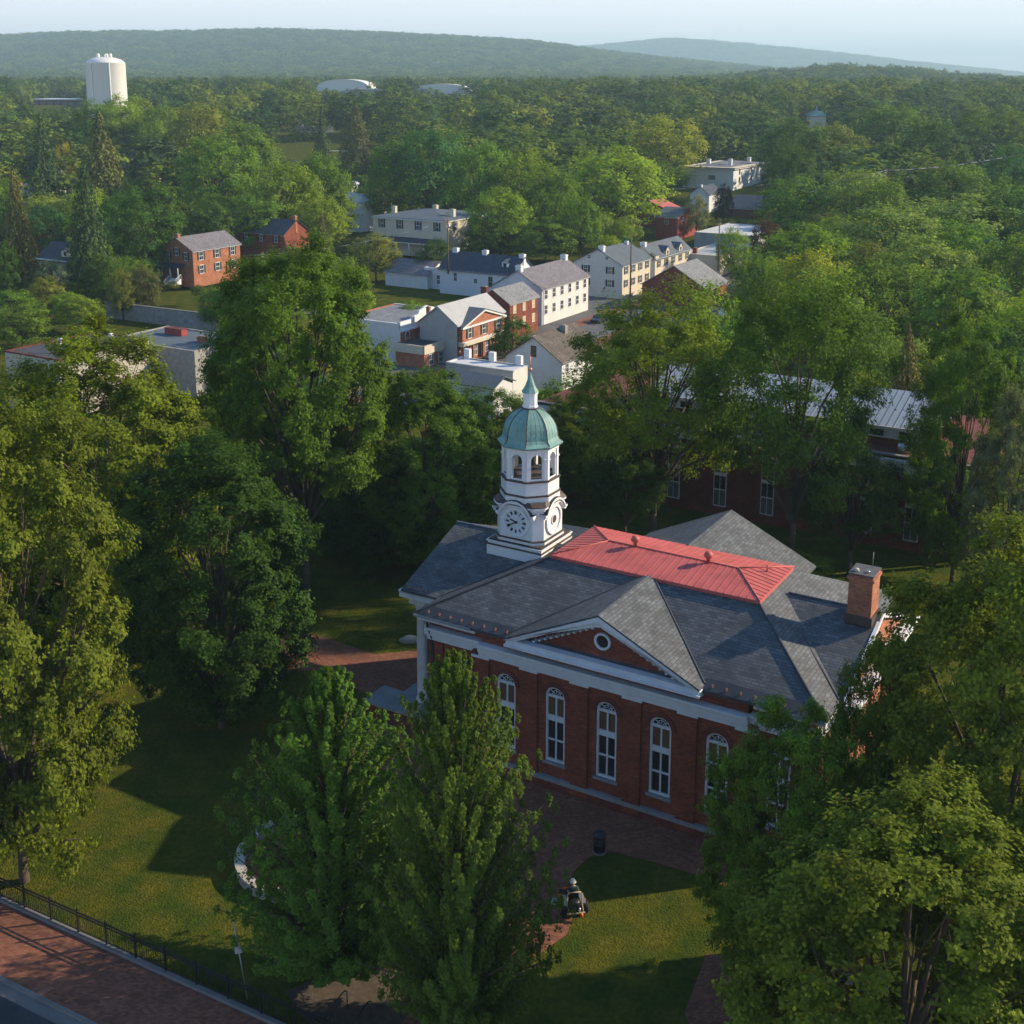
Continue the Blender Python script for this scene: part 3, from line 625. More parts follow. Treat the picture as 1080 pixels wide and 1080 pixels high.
    c = MB(); c.tube((tx, ty, 22.15), (tx, ty, 23.3), .03, .02, 'copper_bright', 6); c.lathe([(.01, -.12), (.09, -.08), (.12, 0), (.09, .08), (.01, .12)], 12, 'copper_bright', (tx, ty, 22.42), cap=False); c.obj('finial', tw)
build_courthouse()
# ------------------------------------------------------------------ windows, houses
_wc = {}
def win_mesh(w_, h_, fm='white_trim', shut=None, gl='glass', arch=False, bars=2):
    k = (round(w_, 2), round(h_, 2), fm, shut, gl, arch)
    if k in _wc: return _wc[k]
    b = MB(); t = .09; hw = w_/2
    b.box(-hw-t, hw+t, -.09, -.003, -.12, 0, fm); b.box(-hw-t, hw+t, -.07, -.003, h_, h_+t+.04, fm); b.box(-hw-t, -hw, -.06, -.003, 0, h_, fm); b.box(hw, hw+t, -.06, -.003, 0, h_, fm)
    b.box(-hw, hw, -.05, -.02, h_*.47, h_*.53, fm)
    if bars: b.box(-.025, .025, -.045, -.022, 0, h_*.47, fm); b.box(-.025, .025, -.045, -.022, h_*.53, h_, fm)
    if arch:
        A = arc(0, h_, hw+t+.12, 0, 180, 10); b.slab([(x, -.08, z) for x, z in A], .07, fm, (0, 1, 0))
        A = arc(0, h_, hw-.02, 0, 180, 10); b.slab([(x, -.1, z) for x, z in A], .015, gl, (0, 1, 0))
    p = MB(); p.box(-hw+.001, hw-.001, -.035, -.004, .001, h_-.001, gl)
    s_ = None
    if shut: s_ = MB(); s_.box(-.22, .22, -.07, -.004, 0, h_, shut); s_ = s_.data('shutter')
    _wc[k] = (b.data('window'), p.data('pane'), s_); return _wc[k]
def put_win(parent, x, y, z, rz, w_, h_, **k):
    a, p, s_ = win_mesh(w_, h_, **k); o = mk('window', a, parent, (x, y, z), rz); mk('pane', p, o)
    if s_:
        for sx in (-1, 1): mk('shutter', s_, o, (sx*(w_/2+.34), 0, 0))
    return o
FOOT = []   # footprints (x, y, r) where no tree may stand
def corners(n, l, r, ze):
    """near, left and right eave corners in the picture at height ze -> ground corner, width along -u, depth along +v"""
    N = at(*n, ze); W = abs((at(*l, ze)-N) @ U3) if isinstance(l, tuple) else l; D = abs((at(*r, ze)-N) @ V3) if isinstance(r, tuple) else r
    return N, W, D
def house(name, label, cat, n, l, r, H, g=TZ, roof='gv', rise=2.2, wall='white_siding', wall2=None, rm='roof_grey', fw=(0, 0), sw=(0, 0), win=(.9, 1.5), shut=None, shut2=None, fm='white_trim', ch=(), oh=.35, chm='white_paint', group=None, extra=None, shift=(0, 0), gl='glass', pm=None):
    N, W, D = corners(n, l, r, g+H); N = N+U3*shift[0]+V3*shift[1]
    t = thing(name, label, cat, (N[0], N[1], g), ROT, group)
    wall2 = wall2 or wall; b = MB()
    b.face([(-W, 0, -1), (0, 0, -1), (0, 0, H), (-W, 0, H)], wall); b.face([(0, 0, -1), (0, D, -1), (0, D, H), (0, 0, H)], wall2)
    b.face([(0, D, -1), (-W, D, -1), (-W, D, H), (0, D, H)], wall); b.face([(-W, D, -1), (-W, 0, -1), (-W, 0, H), (-W, D, H)], wall2)
    if roof == 'gv':
        for y in (0, D): b.face([(-W, y, H), (0, y, H), (-W/2, y, H+rise)], wall)
    if roof == 'gu':
        for x in (0, -W): b.face([(x, 0, H), (x, D, H), (x, D/2, H+rise)], wall2)
    if roof == 'flat': b.face([(-W, 0, H), (0, 0, H), (0, D, H), (-W, D, H)], wall)
    b.obj('wall', t)
    rf = MB(); o = oh
    if roof == 'gv':
        k = rise/(W/2); e = H-k*o+.08; top = H+rise+.08
        rf.slab([(-W-o, -o, e), (-W/2, -o, top), (-W/2, D+o, top), (-W-o, D+o, e)][::-1], .14, rm); rf.slab([(-W/2, -o, top), (o, -o, e), (o, D+o, e), (-W/2, D+o, top)][::-1], .14, rm)
    elif roof == 'gu':
        k = rise/(D/2); e = H-k*o+.08; top = H+rise+.08
        rf.slab([(-W-o, -o, e), (o, -o, e), (o, D/2, top), (-W-o, D/2, top)], .14, rm); rf.slab([(-W-o, D/2, top), (o, D/2, top), (o, D+o, e), (-W-o, D+o, e)], .14, rm)
    elif roof == 'hip':
        m_ = min(W, D)/2; top = H+rise; e = H
        if W >= D: A_, B_ = (-W+m_, D/2, top), (-m_, D/2, top)
        else: A_, B_ = (-W/2, m_, top), (-W/2, D-m_, top)
        c_ = [(-W-o, -o, e), (o, -o, e), (o, D+o, e), (-W-o, D+o, e)]
        if W >= D: qs = [[c_[0], c_[1], B_, A_], [c_[1], c_[2], B_], [c_[2], c_[3], A_, B_], [c_[3], c_[0], A_]]
        else: qs = [[c_[0], c_[1], A_], [c_[1], c_[2], B_, A_], [c_[2], c_[3], B_], [c_[3], c_[0], A_, B_]]
        for q in qs: rf.slab(q, .12, rm)
        rf.slab([(c[0], c[1], e-.12) for c in c_], .22, 'white_trim')
    elif roof == 'flat':
        rf.slab([(-W+.3, .3, H+.06), (-.3, .3, H+.06), (-.3, D-.3, H+.06), (-W+.3, D-.3, H+.06)], .05, rm)
        for q in ((-W-.05, .05, -.05, .3), (-W-.05, .05, D-.3, D+.05)): rf.box(q[0], q[1], q[2], q[3], H+.003, H+.22, pm or wall)
        for q in ((-W-.05, -W+.3, .3, D-.3), (-.3, .05, .3, D-.3)): rf.box(q[0], q[1], q[2], q[3], H+.003, H+.22, pm or wall2)
    ro = rf.obj('roof', t)
    if roof in ('gv', 'gu'):
        c = MB()
        if roof == 'gu': c.box(-W-o*.6, o*.6, -o*.9, -.003, H-.35, H-.12, 'white_trim'); 
        else: c.box(.003, o*.9, -o*.6, D+o*.6, H-.35, H-.12, 'white_trim')
        c.obj('eaves_board', t)
    for face, (nc, nr), S_ in (('f', fw, W), ('s', sw, D)):
        for i in range(nc):
            for j in range(nr):
                p = S_*(i+.5)/nc; hz = H-(.55+win[1])-j*(win[1]+1.25) if nr > 1 or H < 5 else H-(.6+win[1])
                if hz < .3: hz = .5
                if face == 'f': put_win(t, -W+p, 0, hz, 0, win[0], win[1], fm=fm, shut=shut, gl=gl)
                else: put_win(t, 0, p, hz, R(90), win[0], win[1], fm=fm, shut=shut2 or shut, gl=gl)
    for c_ in ch:
        x, y, hh = c_[:3]; s_ = c_[3] if len(c_) > 3 else .6
        x = -x*W; y = y*D; c = MB(); zt = H+rise+hh
        c.box(x-s_, x+s_, y-s_*.75, y+s_*.75, H-.2, zt, chm); c.box(x-s_-.07, x+s_+.07, y-s_*.75-.07, y+s_*.75+.07, zt-.25, zt-.1, chm); c.box(x-s_*.6, x+s_*.6, y-s_*.4, y+s_*.4, zt-.01, zt+.12, 'stone_grey')
        c.obj('chimney', ro)
    if extra: extra(t, W, D, H)
    cx, cy = N[0]-U3[0]*W/2+V3[0]*D/2, N[1]-U3[1]*W/2+V3[1]*D/2
    nx_, ny_ = max(1, round(W/5)), max(1, round(D/5))
    for i in range(nx_):
        for j in range(ny_):
            q = N-U3*W*(i+.5)/nx_+V3*D*(j+.5)/ny_; FOOT.append((q[0], q[1], max(W/nx_, D/ny_)*.75+2))
    return t
def door(t, x, y, rz, w_=1.0, h_=2.2, m='shutter', z=0):
    b = MB(); b.box(-w_/2-.12, w_/2+.12, -.08, -.003, 0, h_+.15, 'white_trim'); b.box(-w_/2, w_/2, -.10, -.082, 0, h_, m)
    return b.obj('door', t, (x, y, z), rz)
# --- brick hall behind the courthouse
def hall():
    hx, hy = uv2xy(13.5, 48); t = thing('brick_hall', 'long brick government building behind the courthouse, pale metal monitor roof and tall narrow windows', 'hall', (hx, hy, 0), ROT)
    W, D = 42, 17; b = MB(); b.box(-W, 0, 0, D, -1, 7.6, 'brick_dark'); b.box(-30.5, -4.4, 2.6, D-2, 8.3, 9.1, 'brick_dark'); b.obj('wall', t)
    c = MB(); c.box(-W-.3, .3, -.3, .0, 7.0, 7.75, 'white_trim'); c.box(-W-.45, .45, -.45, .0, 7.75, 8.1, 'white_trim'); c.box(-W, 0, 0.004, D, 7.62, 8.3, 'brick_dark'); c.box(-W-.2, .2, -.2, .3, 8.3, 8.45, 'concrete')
    c.obj('cornice', t)
    c = MB(); c.box(-30.6, -4.3, 2.5, D-1.9, 9.1, 10.2, 'white_trim'); c.obj('clerestory', t)
    for i in range(10):
        x = -29.5+i*2.6; b = MB(); b.box(x-.6, x+.6, 2.44, 2.497, 9.25, 9.95, 'glass'); b.obj('window', t)
    r = MB(); r.slab([(-31, 2.0, 10.25), (-3.9, 2.0, 10.25), (-3.9, 8.5, 12.1), (-31, 8.5, 12.1)], .2, 'metal_seam'); r.slab([(-31, 8.5, 12.1), (-3.9, 8.5, 12.1), (-3.9, D-1.4, 10.25), (-31, D-1.4, 10.25)], .2, 'metal_seam')
    for x in np.arange(-30.7, -4, .62): r.tube((x, 2.0, 10.28), (x, 8.5, 12.13), .03, .03, 'metal_roof', 4, False)
    r.box(-31, -3.9, 1.9, 2.0, 10.0, 10.3, 'stone_pale'); r.obj('roof', t)
    for x in (-W+1.6, -33.5, -26.9, -22.2, -17.6, -13, -8.6, -4.6, -1.2):
        o = MB(); o.box(x-.62, x+.62, -.1, -.003, .9, 6.9, 'white_trim'); w_ = o.obj('window', t)
        g = MB()
        for z0, z1, m in ((1.0, 2.5, 'glass_pale'), (2.62, 3.9, 'glass'), (4.25, 5.9, 'glass'), (6.0, 6.8, 'glass_pale')):
            for s0, s1 in ((-.55, -.03), (.03, .55)): g.box(x+s0, x+s1, -.12, -.102, z0, z1, m)
        g.obj('pane', w_)
        p = MB(); p.box(x+1.6, x+2.3, -.16, -.003, 0, 7.0, 'brick_dark'); p.obj('pilaster', t)
    p = MB(); p.lathe([(.5, 0), (.5, .7), (.2, .75)], 10, 'steel', (-6, 1.2, 8.45)); p.obj('roof_vent', t)
    for x in (-W/2, -10, -32): FOOT.append((hx+U3[0]*x+V3[0]*8, hy+U3[1]*x+V3[1]*8, 13))
hall()
# --- town
def dorm(t, x, y, z, wd=1.5, m='white_siding', rm='roof_navy'):
    b = MB(); b.box(x-wd/2, x+wd/2, y, y+1.8, z, z+1.3, m); b.slab([(x-wd/2-.15, y-.15, z+1.25), (x, y-.15, z+1.9), (x, y+2.6, z+1.9), (x-wd/2-.15, y+2.6, z+1.25)], .1, rm); b.slab([(x, y-.15, z+1.9), (x+wd/2+.15, y-.15, z+1.25), (x+wd/2+.15, y+2.6, z+1.25), (x, y+2.6, z+1.9)], .1, rm)
    b.face([(x-wd/2, y+.01, z+1.3), (x+wd/2, y+.01, z+1.3), (x, y+.01, z+1.85)], m)
    o = b.obj('dormer', t); p = MB(); p.box(x-.35, x+.35, y-.04, y-.003, z+.25, z+1.15, 'glass'); p.obj('pane', o)
house('white_townhouse', 'long white two storey house with purple grey roof, its sunlit side full of windows', 'house', (571.6, 304.5), (533, 296.5), (620, 290.5), 7.0, roof='gv', rise=3.0, wall='white_siding', wall2='white_stucco', rm='roof_purple', sw=(6, 2), win=(1.0, 1.6), gl='glass', ch=[(.5, .03, .9), (.5, .97, .9)], fw=(0, 0))
house('brick_rowhouse', 'small dark red brick house with cream windows tucked beside the long white house', 'house', (537.6, 320.3), (511, 314.5), (566, 311.5), 6.6, roof='gv', rise=2.2, wall='brick_dark', wall2='brick', rm='roof_grey', sw=(3, 2), win=(.9, 1.35), fm='cream_stucco', gl='shutter_cream', ch=[(.85, .1, .2)], chm='brick_dark')
def post_extra(t, W, D, H):
    # projecting portico bay on the street (+u) side with its own pediment
    b = MB(); p = .7; y0, y1 = .5, D*.93; h2 = H-.35
    b.box(-.5, p, y0, y1, 3.3, h2, 'brick_warm'); b.face([(p, y0, h2), (p, y1, h2), (p, (y0+y1)/2, h2+1.9)], 'brick_warm'); b.obj('front_bay', t)
    c = MB(); 
    for s0, s1 in ((y0-.3, (y0+y1)/2), (y1+.3, (y0+y1)/2)):
        c.slab([(p+.35, s0, h2-.02), (p+.35, s1, h2+2.05), (-3.5, s1, h2+2.05), (-3.5, s0, h2-.02)], .14, 'roof_bluegrey')
        c.slab([(p+.3, s0, h2-.16), (p+.3, s1, h2+1.91), (p+.3, s1, h2+1.6), (p+.3, s0, h2-.45)], .25, 'white_paint', (-1, 0, 0))
    c.box(p-.05, p+.32, y0-.3, y1+.3, h2-.45, h2-.2, 'white_paint'); c.box(-.2, p+.3, y0-.15, y1+.15, 2.9, 3.5, 'cream_stucco'); c.box(-.2, p+.35, y0-.25, y1+.25, 3.5, 3.62, 'white_paint'); c.obj('bay_cornice', t)
    for i in range(3): put_win(t, p, y0+(y1-y0)*(i+.5)/3, 4.05, R(90), .95, 1.75, shut='shutter')
    for i in range(5):
        q = MB(); q.box(p-.35, p, y0+(y1-y0-.4)*i/4, y0+.4+(y1-y0-.4)*i/4, 0, 2.9, 'brick_warm'); q.obj('pier', t)
    for i in range(3): put_win(t, 0, D*(.12+.25*i), .7, R(90), 1.0, 1.8, gl='glass_pale')
    door(t, 0, D*.5, R(90), 1.3, 2.4)
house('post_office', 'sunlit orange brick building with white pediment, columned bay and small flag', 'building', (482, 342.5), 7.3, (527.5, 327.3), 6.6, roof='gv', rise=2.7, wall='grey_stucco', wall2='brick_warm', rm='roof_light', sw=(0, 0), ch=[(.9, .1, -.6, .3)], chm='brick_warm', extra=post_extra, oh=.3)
def mission_extra(t, W, D, H):
    b = MB(); P = [(0, H+.3)]
    pr = [(0, .45), (.18, .5), (.27, .9), (.33, 1.0), (.36, 1.55), (.42, 1.75), (.5, 2.15), (.58, 1.75), (.64, 1.55), (.67, 1.0), (.73, .9), (.82, .5), (1, .45)]
    pts = [(.06, D*f, H+h_) for f, h_ in pr]; b.slab([(.06, 0, H-1.0)]+pts+[(.06, D, H-1.0)], .35, 'white_paint', (-1, 0, 0)); b.obj('parapet', t)
    c = MB(); c.box(.061, .3, -.1, D+.1, H-1.15, H-.9, 'white_paint'); c.box(0.003, .9, D*.55, D+1.2, 2.8, 4.1, 'cream_stucco'); c.obj('cornice', t)
    for i in range(4): put_win(t, .02, D*(i+.5)/4, H-3.0, R(90), .9, 1.2, arch=True)
house('mission_front_shop', 'orange brick shop with curved white parapet and arched white framed windows', 'building', (422, 343), 12, (474, 327.5), 6.3, roof='flat', rise=0, wall='white_stucco', wall2='brick_warm', rm='roof_grey', extra=mission_extra)
house('white_cottage', 'white gabled cottage with weathered brown roof, nearest of the white houses', 'house', (592.7, 382), (538.5, 372.5), (628, 365), 4.2, g=-4.6, roof='gv', rise=3.3, wall='white_stucco', wall2='white_siding', rm='roof_brown', ch=[(.42, .62, .5, .5)], chm='stone_grey', sw=(4, 1), win=(.7, 1.1),
      extra=lambda t, W, D, H: put_win(t, -W*.5, 0, H+.4, 0, .75, 1.4, gl='glass', fm='brick_dark'))
def longhouse_extra(t, W, D, H):
    dorm(t, -W*.16, D*.18, H+.9); put_win(t, -W*.78, 0, H-2.4, 0, .7, 1.7); put_win(t, -W*.5, 0, H-2.5, 0, .8, .9); put_win(t, -W*.3, 0, H-2.9, 0, .9, 2.0, fm='wood_pale'); put_win(t, -W*.12, 0, H-1.6, 0, .8, .8)
house('blue_roof_house', 'low white house with a wide navy roof, dormer and two white chimneys', 'house', (541, 290), (471.8, 281), 9.0, 5.4, roof='gu', rise=3.2, wall='white_siding', rm='roof_navy', ch=[(.93, .5, .8), (.52, .5, .8, .6), (0.02, .5, .6)], extra=longhouse_extra)
house('side_annex', 'small white annex with flat pale roof joined to the navy roofed house', 'annex', (471, 285), (451, 282), 6.0, 4.4, roof='flat', rise=0, wall='white_siding', rm='roof_bluegrey', extra=lambda t, W, D, H: put_win(t, -W*.35, 0, 1.2, 0, .9, 1.9))
house('purple_roof_cottage', 'small white cottage with plain purple grey gable roof left of the annex', 'house', (450.5, 290), (405, 286), 9.5, 3.2, roof='gu', rise=2.4, wall='white_stucco', rm='roof_purple')
def greek_extra(t, W, D, H):
    c = MB(); c.slab([(-W-1, -2.6, 3.0), (-.5, -2.6, 3.0), (-.5, -.003, 3.7), (-W-1, -.003, 3.7)], .2, 'roof_navy'); c.obj('porch_roof', t)
    c = MB(); c.box(-W-1, -.5, -2.5, -2.2, 2.5, 2.8, 'white_paint'); c.obj('porch_beam', t)
    for i in range(6):
        c = MB(); x = -W-.7+(W-.1)*i/5; c.lathe([(.16, 0), (.13, 2.5)], 8, 'white_paint', (x, -2.35, 0)); c.obj('porch_post', t)
house('hip_roof_mansion', 'large cream mansion with low hipped roof, black shutters and a columned porch', 'house', (470.8, 233), (404, 226), (508, 223.5), 8.6, g=-3, roof='hip', rise=1.5, wall='cream_stucco', rm='roof_bluegrey', fw=(4, 1), sw=(3, 1), win=(1.0, 2.2), shut='shutter', ch=[(.88, .25, .7, .6), (.55, .6, .7, .6), (.12, .3, .7, .7)], chm='cream_stucco', extra=greek_extra)
house('cream_corner_house', 'pale cream two storey house with grey roof, black shutters and attic windows', 'house', (656.6, 279.8), (617, 272.5), (687, 271.5), 7.2, roof='gv', rise=3.0, wall='cream_siding_shade', wall2='cream_stucco', rm='roof_bluegrey', fw=(2, 2), sw=(4, 2), win=(.85, 1.5), shut='shutter', ch=[(.45, .04, .7), (.45, .9, .4, .35)],
      extra=lambda t, W, D, H: [put_win(t, -W*(.5+s), 0, H+.9, 0, .6, .7) for s in (-.18, .18)])
def corner2(t, W, D, H):
    dorm(t, -W*.1, 0, H-.5, 1.6, 'cream_stucco', 'roof_bluegrey')
    for yy in (.35, .72):
        b = MB(); y = D*yy; b.box(-2.4, -.1, y-.9, y+.9, H-.1, H+1.3, 'cream_stucco'); b.slab([(0, y-1.15, H+1.2), (0, y, H+2.2), (-3.4, y, H+2.2), (-3.4, y-1.15, H+1.2)], .12, 'roof_bluegrey'); b.slab([(0, y, H+2.2), (0, y+1.15, H+1.2), (-3.4, y+1.15, H+1.2), (-3.4, y, H+2.2)], .12, 'roof_bluegrey'); b.face([(-.11, y-.9, H+1.3), (-.11, y+.9, H+1.3), (-.11, y, H+2.1)], 'cream_stucco')
        o = b.obj('dormer', t); p = MB(); p.box(-.1, -.05, y-.35, y+.35, H+.3, H+1.1, 'glass'); p.obj('pane', o)
house('cream_dormer_house', 'cream house with two gabled dormers continuing behind the corner house', 'house', (691, 273), (668, 269), (732, 262.5), 6.0, roof='gv', rise=2.8, wall='cream_siding_shade', wall2='cream_stucco', rm='roof_bluegrey', sw=(5, 1), win=(.85, 1.5), shut='shutter', ch=[(.5, .05, .6)], extra=corner2)
house('long_brick_shop', 'low brick gabled shop with white roof edge in front of the cream houses', 'shop', (745, 305), (683, 297), (770, 297), 4.0, roof='gv', rise=4.2, wall='brick', rm='roof_grey', fw=(3, 1), win=(.8, 1.3), fm='brick_dark')
def hill_extra(t, W, D, H):
    c = MB(); c.slab([(-W-.9, -.9, H+.35), (.9, -.9, H+.35), (.9, D+.9, H+.35), (-W-.9, D+.9, H+.35)], .18, 'cream_stucco'); c.obj('eaves', t); put_win(t, -W*.42, 0, H-4.4, 0, 1.6, 1.6, shut='shutter')
house('tall_cream_house', 'tall cream three chimney house with wide flat eaves standing above the town', 'house', (773.8, 178), (730.5, 174.5), (797, 171.5), 9.2, g=-2, roof='hip', rise=1.3, wall='white_stucco', wall2='white_siding', rm='roof_purple', sw=(3, 2), win=(1.1, 1.9), fm='brick_dark', gl='glass', ch=[(.72, .3, 1.3, .75), (.25, .25, 1.8, .7), (.3, .85, 1.2, .7)], oh=.8, extra=hill_extra)
house('white_lean_house', 'small grey white gabled house below the tall cream house', 'house', (748, 205), (733, 203), (757, 202), 6.0, g=-3, roof='gv', rise=2.5, wall='white_siding', rm='roof_navy', fw=(1, 1), ch=[(.5, .05, .5)])
house('red_clapboard_house', 'red clapboard house with pale blue grey roof and white window', 'house', (715, 229), (698.5, 226), (737, 224), 6.0, g=-4, roof='gu', rise=2.0, wall='red_paint', rm='roof_bluegrey', fw=(1, 1), sw=(2, 1), win=(.9, 1.5), group=None)
house('red_roof_house', 'house with a bright red metal roof showing behind the yellow green tree', 'house', (704, 221), (684, 215), (712, 218), 5.6, g=-4, roof='gv', rise=2.4, wall='red_paint', rm='red_metal')
house('navy_roof_hall', 'low building with a broad dark navy roof right of the tall cream house', 'building', (812, 221), (779, 216), (830, 216), 3.6, g=-4, roof='gu', rise=3.4, wall='brick_dark', rm='roof_navy')
house('grey_flat_shop', 'pale low shop with a light membrane roof behind the brick shop', 'shop', (760, 271), (728, 265), (790, 258), 4.6, roof='flat', rise=0, wall='cream_stucco', rm='roof_light', ch=[(.75, .1, 1.4, .5)], chm='brick')
house('pale_roof_shop', 'long low building with pale grey roof half hidden by trees on the street', 'shop', (800, 250), (742, 243), (835, 240), 4.2, g=-5, roof='flat', rise=0, wall='grey_stucco', rm='roof_membrane')
# left brick house with porch
def leftbrick(t, W, D, H):
    c = MB(); c.slab([(-W-.4, -2.6, 3.5), (-W*.25, -2.6, 3.5), (-W*.25, -.003, 4.1), (-W-.4, -.003, 4.1)], .15, 'roof_navy'); c.obj('porch_roof', t)
    c = MB(); c.box(-W-.3, -W*.3, -2.4, -.003, 0, 1.3, 'brick_warm'); c.obj('porch_base', t)
    for i in range(4):
        c = MB(); c.lathe([(.15, 1.3), (.13, 3.45)], 8, 'white_paint', (-W-.1+i*(W*.75)/3, -2.25, 0)); c.obj('porch_post', t)
    s_ = MB()
    for i in range(7): s_.box(-W*.45, -W*.15, -2.4-.32*(i+1), -2.4-.32*i, 0, 1.2-.18*i, 'white_paint')
    for x in (-W*.45, -W*.15):
        s_.tube((x, -2.4, 2.2), (x, -4.6, 1.0), .05, .05, 'white_paint', 5)
        for k_ in range(6): s_.tube((x, -2.4-.44*k_, .3), (x, -2.4-.44*k_, 2.15-.24*k_), .03, .03, 'white_paint', 4)
    s_.obj('steps', t)
    for sx in (-.28, 0, .28): put_win(t, -W*(.5+sx), 0, H-2.2+(.9 if sx == 0 else 0), 0, .8, 1.6, shut='shutter')
house('brick_villa', 'orange brick house with white porch and stairs beyond the stone retaining wall', 'house', (203, 264.5), (178.7, 260), (249, 256.3), 7.2, g=-3.5, roof='gv', rise=2.6, wall='brick_warm', rm='roof_purple', sw=(3, 2), win=(1.1, 1.7), shut='shutter', ch=[(.5, .03, .7, .5)], chm='brick_warm', extra=leftbrick)
house('brick_villa_wing', 'brick wing with broad navy roof and two end chimneys behind the brick villa', 'house', (299, 247), (243, 241), 9.5, 6.4, g=-3, roof='gu', rise=3.0, wall='brick', rm='roof_navy', fw=(4, 1), win=(.9, 1.5), shut='shutter', ch=[(1.0, .5, 1.0, .5), (.02, .5, 1.0, .5)], chm='brick_warm')
def bung(t, W, D, H): dorm(t, -W*.38, D*.05, H+.6, 2.6, 'cream_stucco', 'roof_brown'); [put_win(t, -W*f, 0, .8, 0, 1.1, 1.5) for f in (.12, .3, .62, .88)]
house('cream_bungalow', 'cream bungalow with a dark sweeping roof and one dormer at the left edge', 'house', (84, 276), (8, 276), 9.0, 3.6, g=-2, roof='gu', rise=3.0, wall='cream_stucco', rm='roof_flat', extra=bung, oh=.8)
# flat roofed commercial block, left edge
def flat_extra(t, W, D, H):
    for (x, y) in ((.34, .22), (.05, .6)):
        v = MB(); v.lathe([(.16, 0), (.16, 1.6), (.12, 1.6)], 10, 'white_paint', (-W*x, D*y, H+.06)); v.lathe([(.3, 0), (.36, .2), (.3, .45), (.05, .5)], 10, 'white_paint', (-W*x, D*y, H+1.6)); v.obj('vent_pipe', t)
    v = MB(); v.box(-W*.3, -W*.12, D*.3, D*.34, H+.06, H+.35, 'black_metal'); v.obj('roof_hatch', t)
    b = MB(); b.box(-W*.75, -W*.62, -.12, -.003, 0, 2.8, 'orange_paint'); b.obj('banner', t)
house('flat_roof_store', 'pale block wall store with dark flat roof and white vent pipes at the left edge', 'store', (62, 381), (-40, 381), (110, 352), 7, g=-3, roof='flat', rise=0, wall='stone_pale', rm='roof_flat', pm='brick_dark', extra=flat_extra)
def blue_extra(t, W, D, H):
    for x, m in ((.72, 'red_paint'), (.62, 'red_paint')):
        b = MB(); b.box(-W*x-.9, -W*x+.9, D*.62, D*.72, H+.06, H+1.0, m); b.box(-W*x-.95, -W*x+.95, D*.61, D*.73, H+1.0, H+1.08, 'brick_dark'); b.obj('roof_unit', t)
house('blue_flat_roof_store', 'low store with wide blue grey flat roof and two red rooftop units', 'store', (205, 372), (100, 362), (214, 350), 5.5, g=-3, roof='flat', rise=0, wall='stone_grey', rm='roof_bluegrey', ch=[(.24, .5, .9, .6)], chm='brick_warm', extra=blue_extra)
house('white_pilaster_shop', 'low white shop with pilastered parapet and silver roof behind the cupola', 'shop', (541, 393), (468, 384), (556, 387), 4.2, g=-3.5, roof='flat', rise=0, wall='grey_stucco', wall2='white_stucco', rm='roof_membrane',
      extra=lambda t, W, D, H: [(lambda b, f: (b.box(-W*f-.45, -W*f+.45, D-.35, D+.3, H-.5, H+1.5, 'white_paint'), b.obj('parapet_pier', t)))(MB(), f) for f in (.9, .52, .12)])
house('blue_roof_shed', 'low blue grey roofed shed in front of the white pilastered shop', 'shed', (520, 409), (464, 400), 5.0, 3.4, g=-3, roof='gu', rise=1.0, wall='white_siding', rm='roof_bluegrey')
def annex_extra(t, W, D, H):
    c = MB(); c.box(-W-.1, .25, -.25, -.003, H-1.1, H+.3, 'cream_stucco'); c.box(.003, .3, -.25, D+.1, H-1.1, H+.3, 'cream_stucco'); c.obj('cornice', t); put_win(t, 0, D*.3, .3, R(90), 1.2, 1.7, gl='glass_pale'); put_win(t, 0, D*.72, .3, R(90), 1.2, 1.7)
_p = uv2xy(-79.6, 100.8); _q = proj(_p[0], _p[1], TZ+3.4)
house('cream_band_annex', 'low brick annex with broad cream fascia, between curved parapet shop and post office', 'annex', _q, 5.6, 6.6, 3.4, roof='flat', rise=0, wall='brick_warm', rm='roof_flat', extra=annex_extra)
# farther buildings
house('steep_roof_church', 'church tower with steep grey pyramid roof wrapped in scaffolding', 'church', (158.5, 173), (139, 171), (167, 170), 11, g=-3, roof='hip', rise=9, wall='stone_pale', rm='roof_purple',
      extra=lambda t, W, D, H: [[(lambda b: (b.tube((-W-.8+(W+1.6)*i/5, -1.2, 0), (-W-.8+(W+1.6)*i/5, -1.2, 8.5), .07, .07, 'wood_pale', 5), b.obj('scaffold_pole', t)))(MB()) for i in range(6)], [(lambda b: (b.box(-W-1, 1, -1.4, -.6, z, z+.15, 'wood_pole'), b.obj('scaffold_deck', t)))(MB()) for z in (3, 5.5, 8)]])
house('white_far_house', 'white house peeking between the tall spruces at the left', 'house', (62, 190), (48, 188), (72, 187), 8, g=-2, roof='gv', rise=3, wall='white_stucco', rm='roof_grey', fw=(2, 2))
house('yellow_gable_house', 'small cream gabled house at the far left between pines', 'house', (30, 205), (17, 203), (40, 202), 6, g=-2, roof='gv', rise=3, wall='cream_stucco', rm='roof_navy', ch=[(.5, .1, .8, .5)], chm='brick_warm')
house('white_tree_house', 'pale house with white columns glimpsed right of the leafy grove', 'house', (380, 213), (345, 207), (388, 208), 8, g=-3, roof='hip', rise=2, wall='white_stucco', rm='roof_light', fw=(4, 2), win=(1, 1.6))
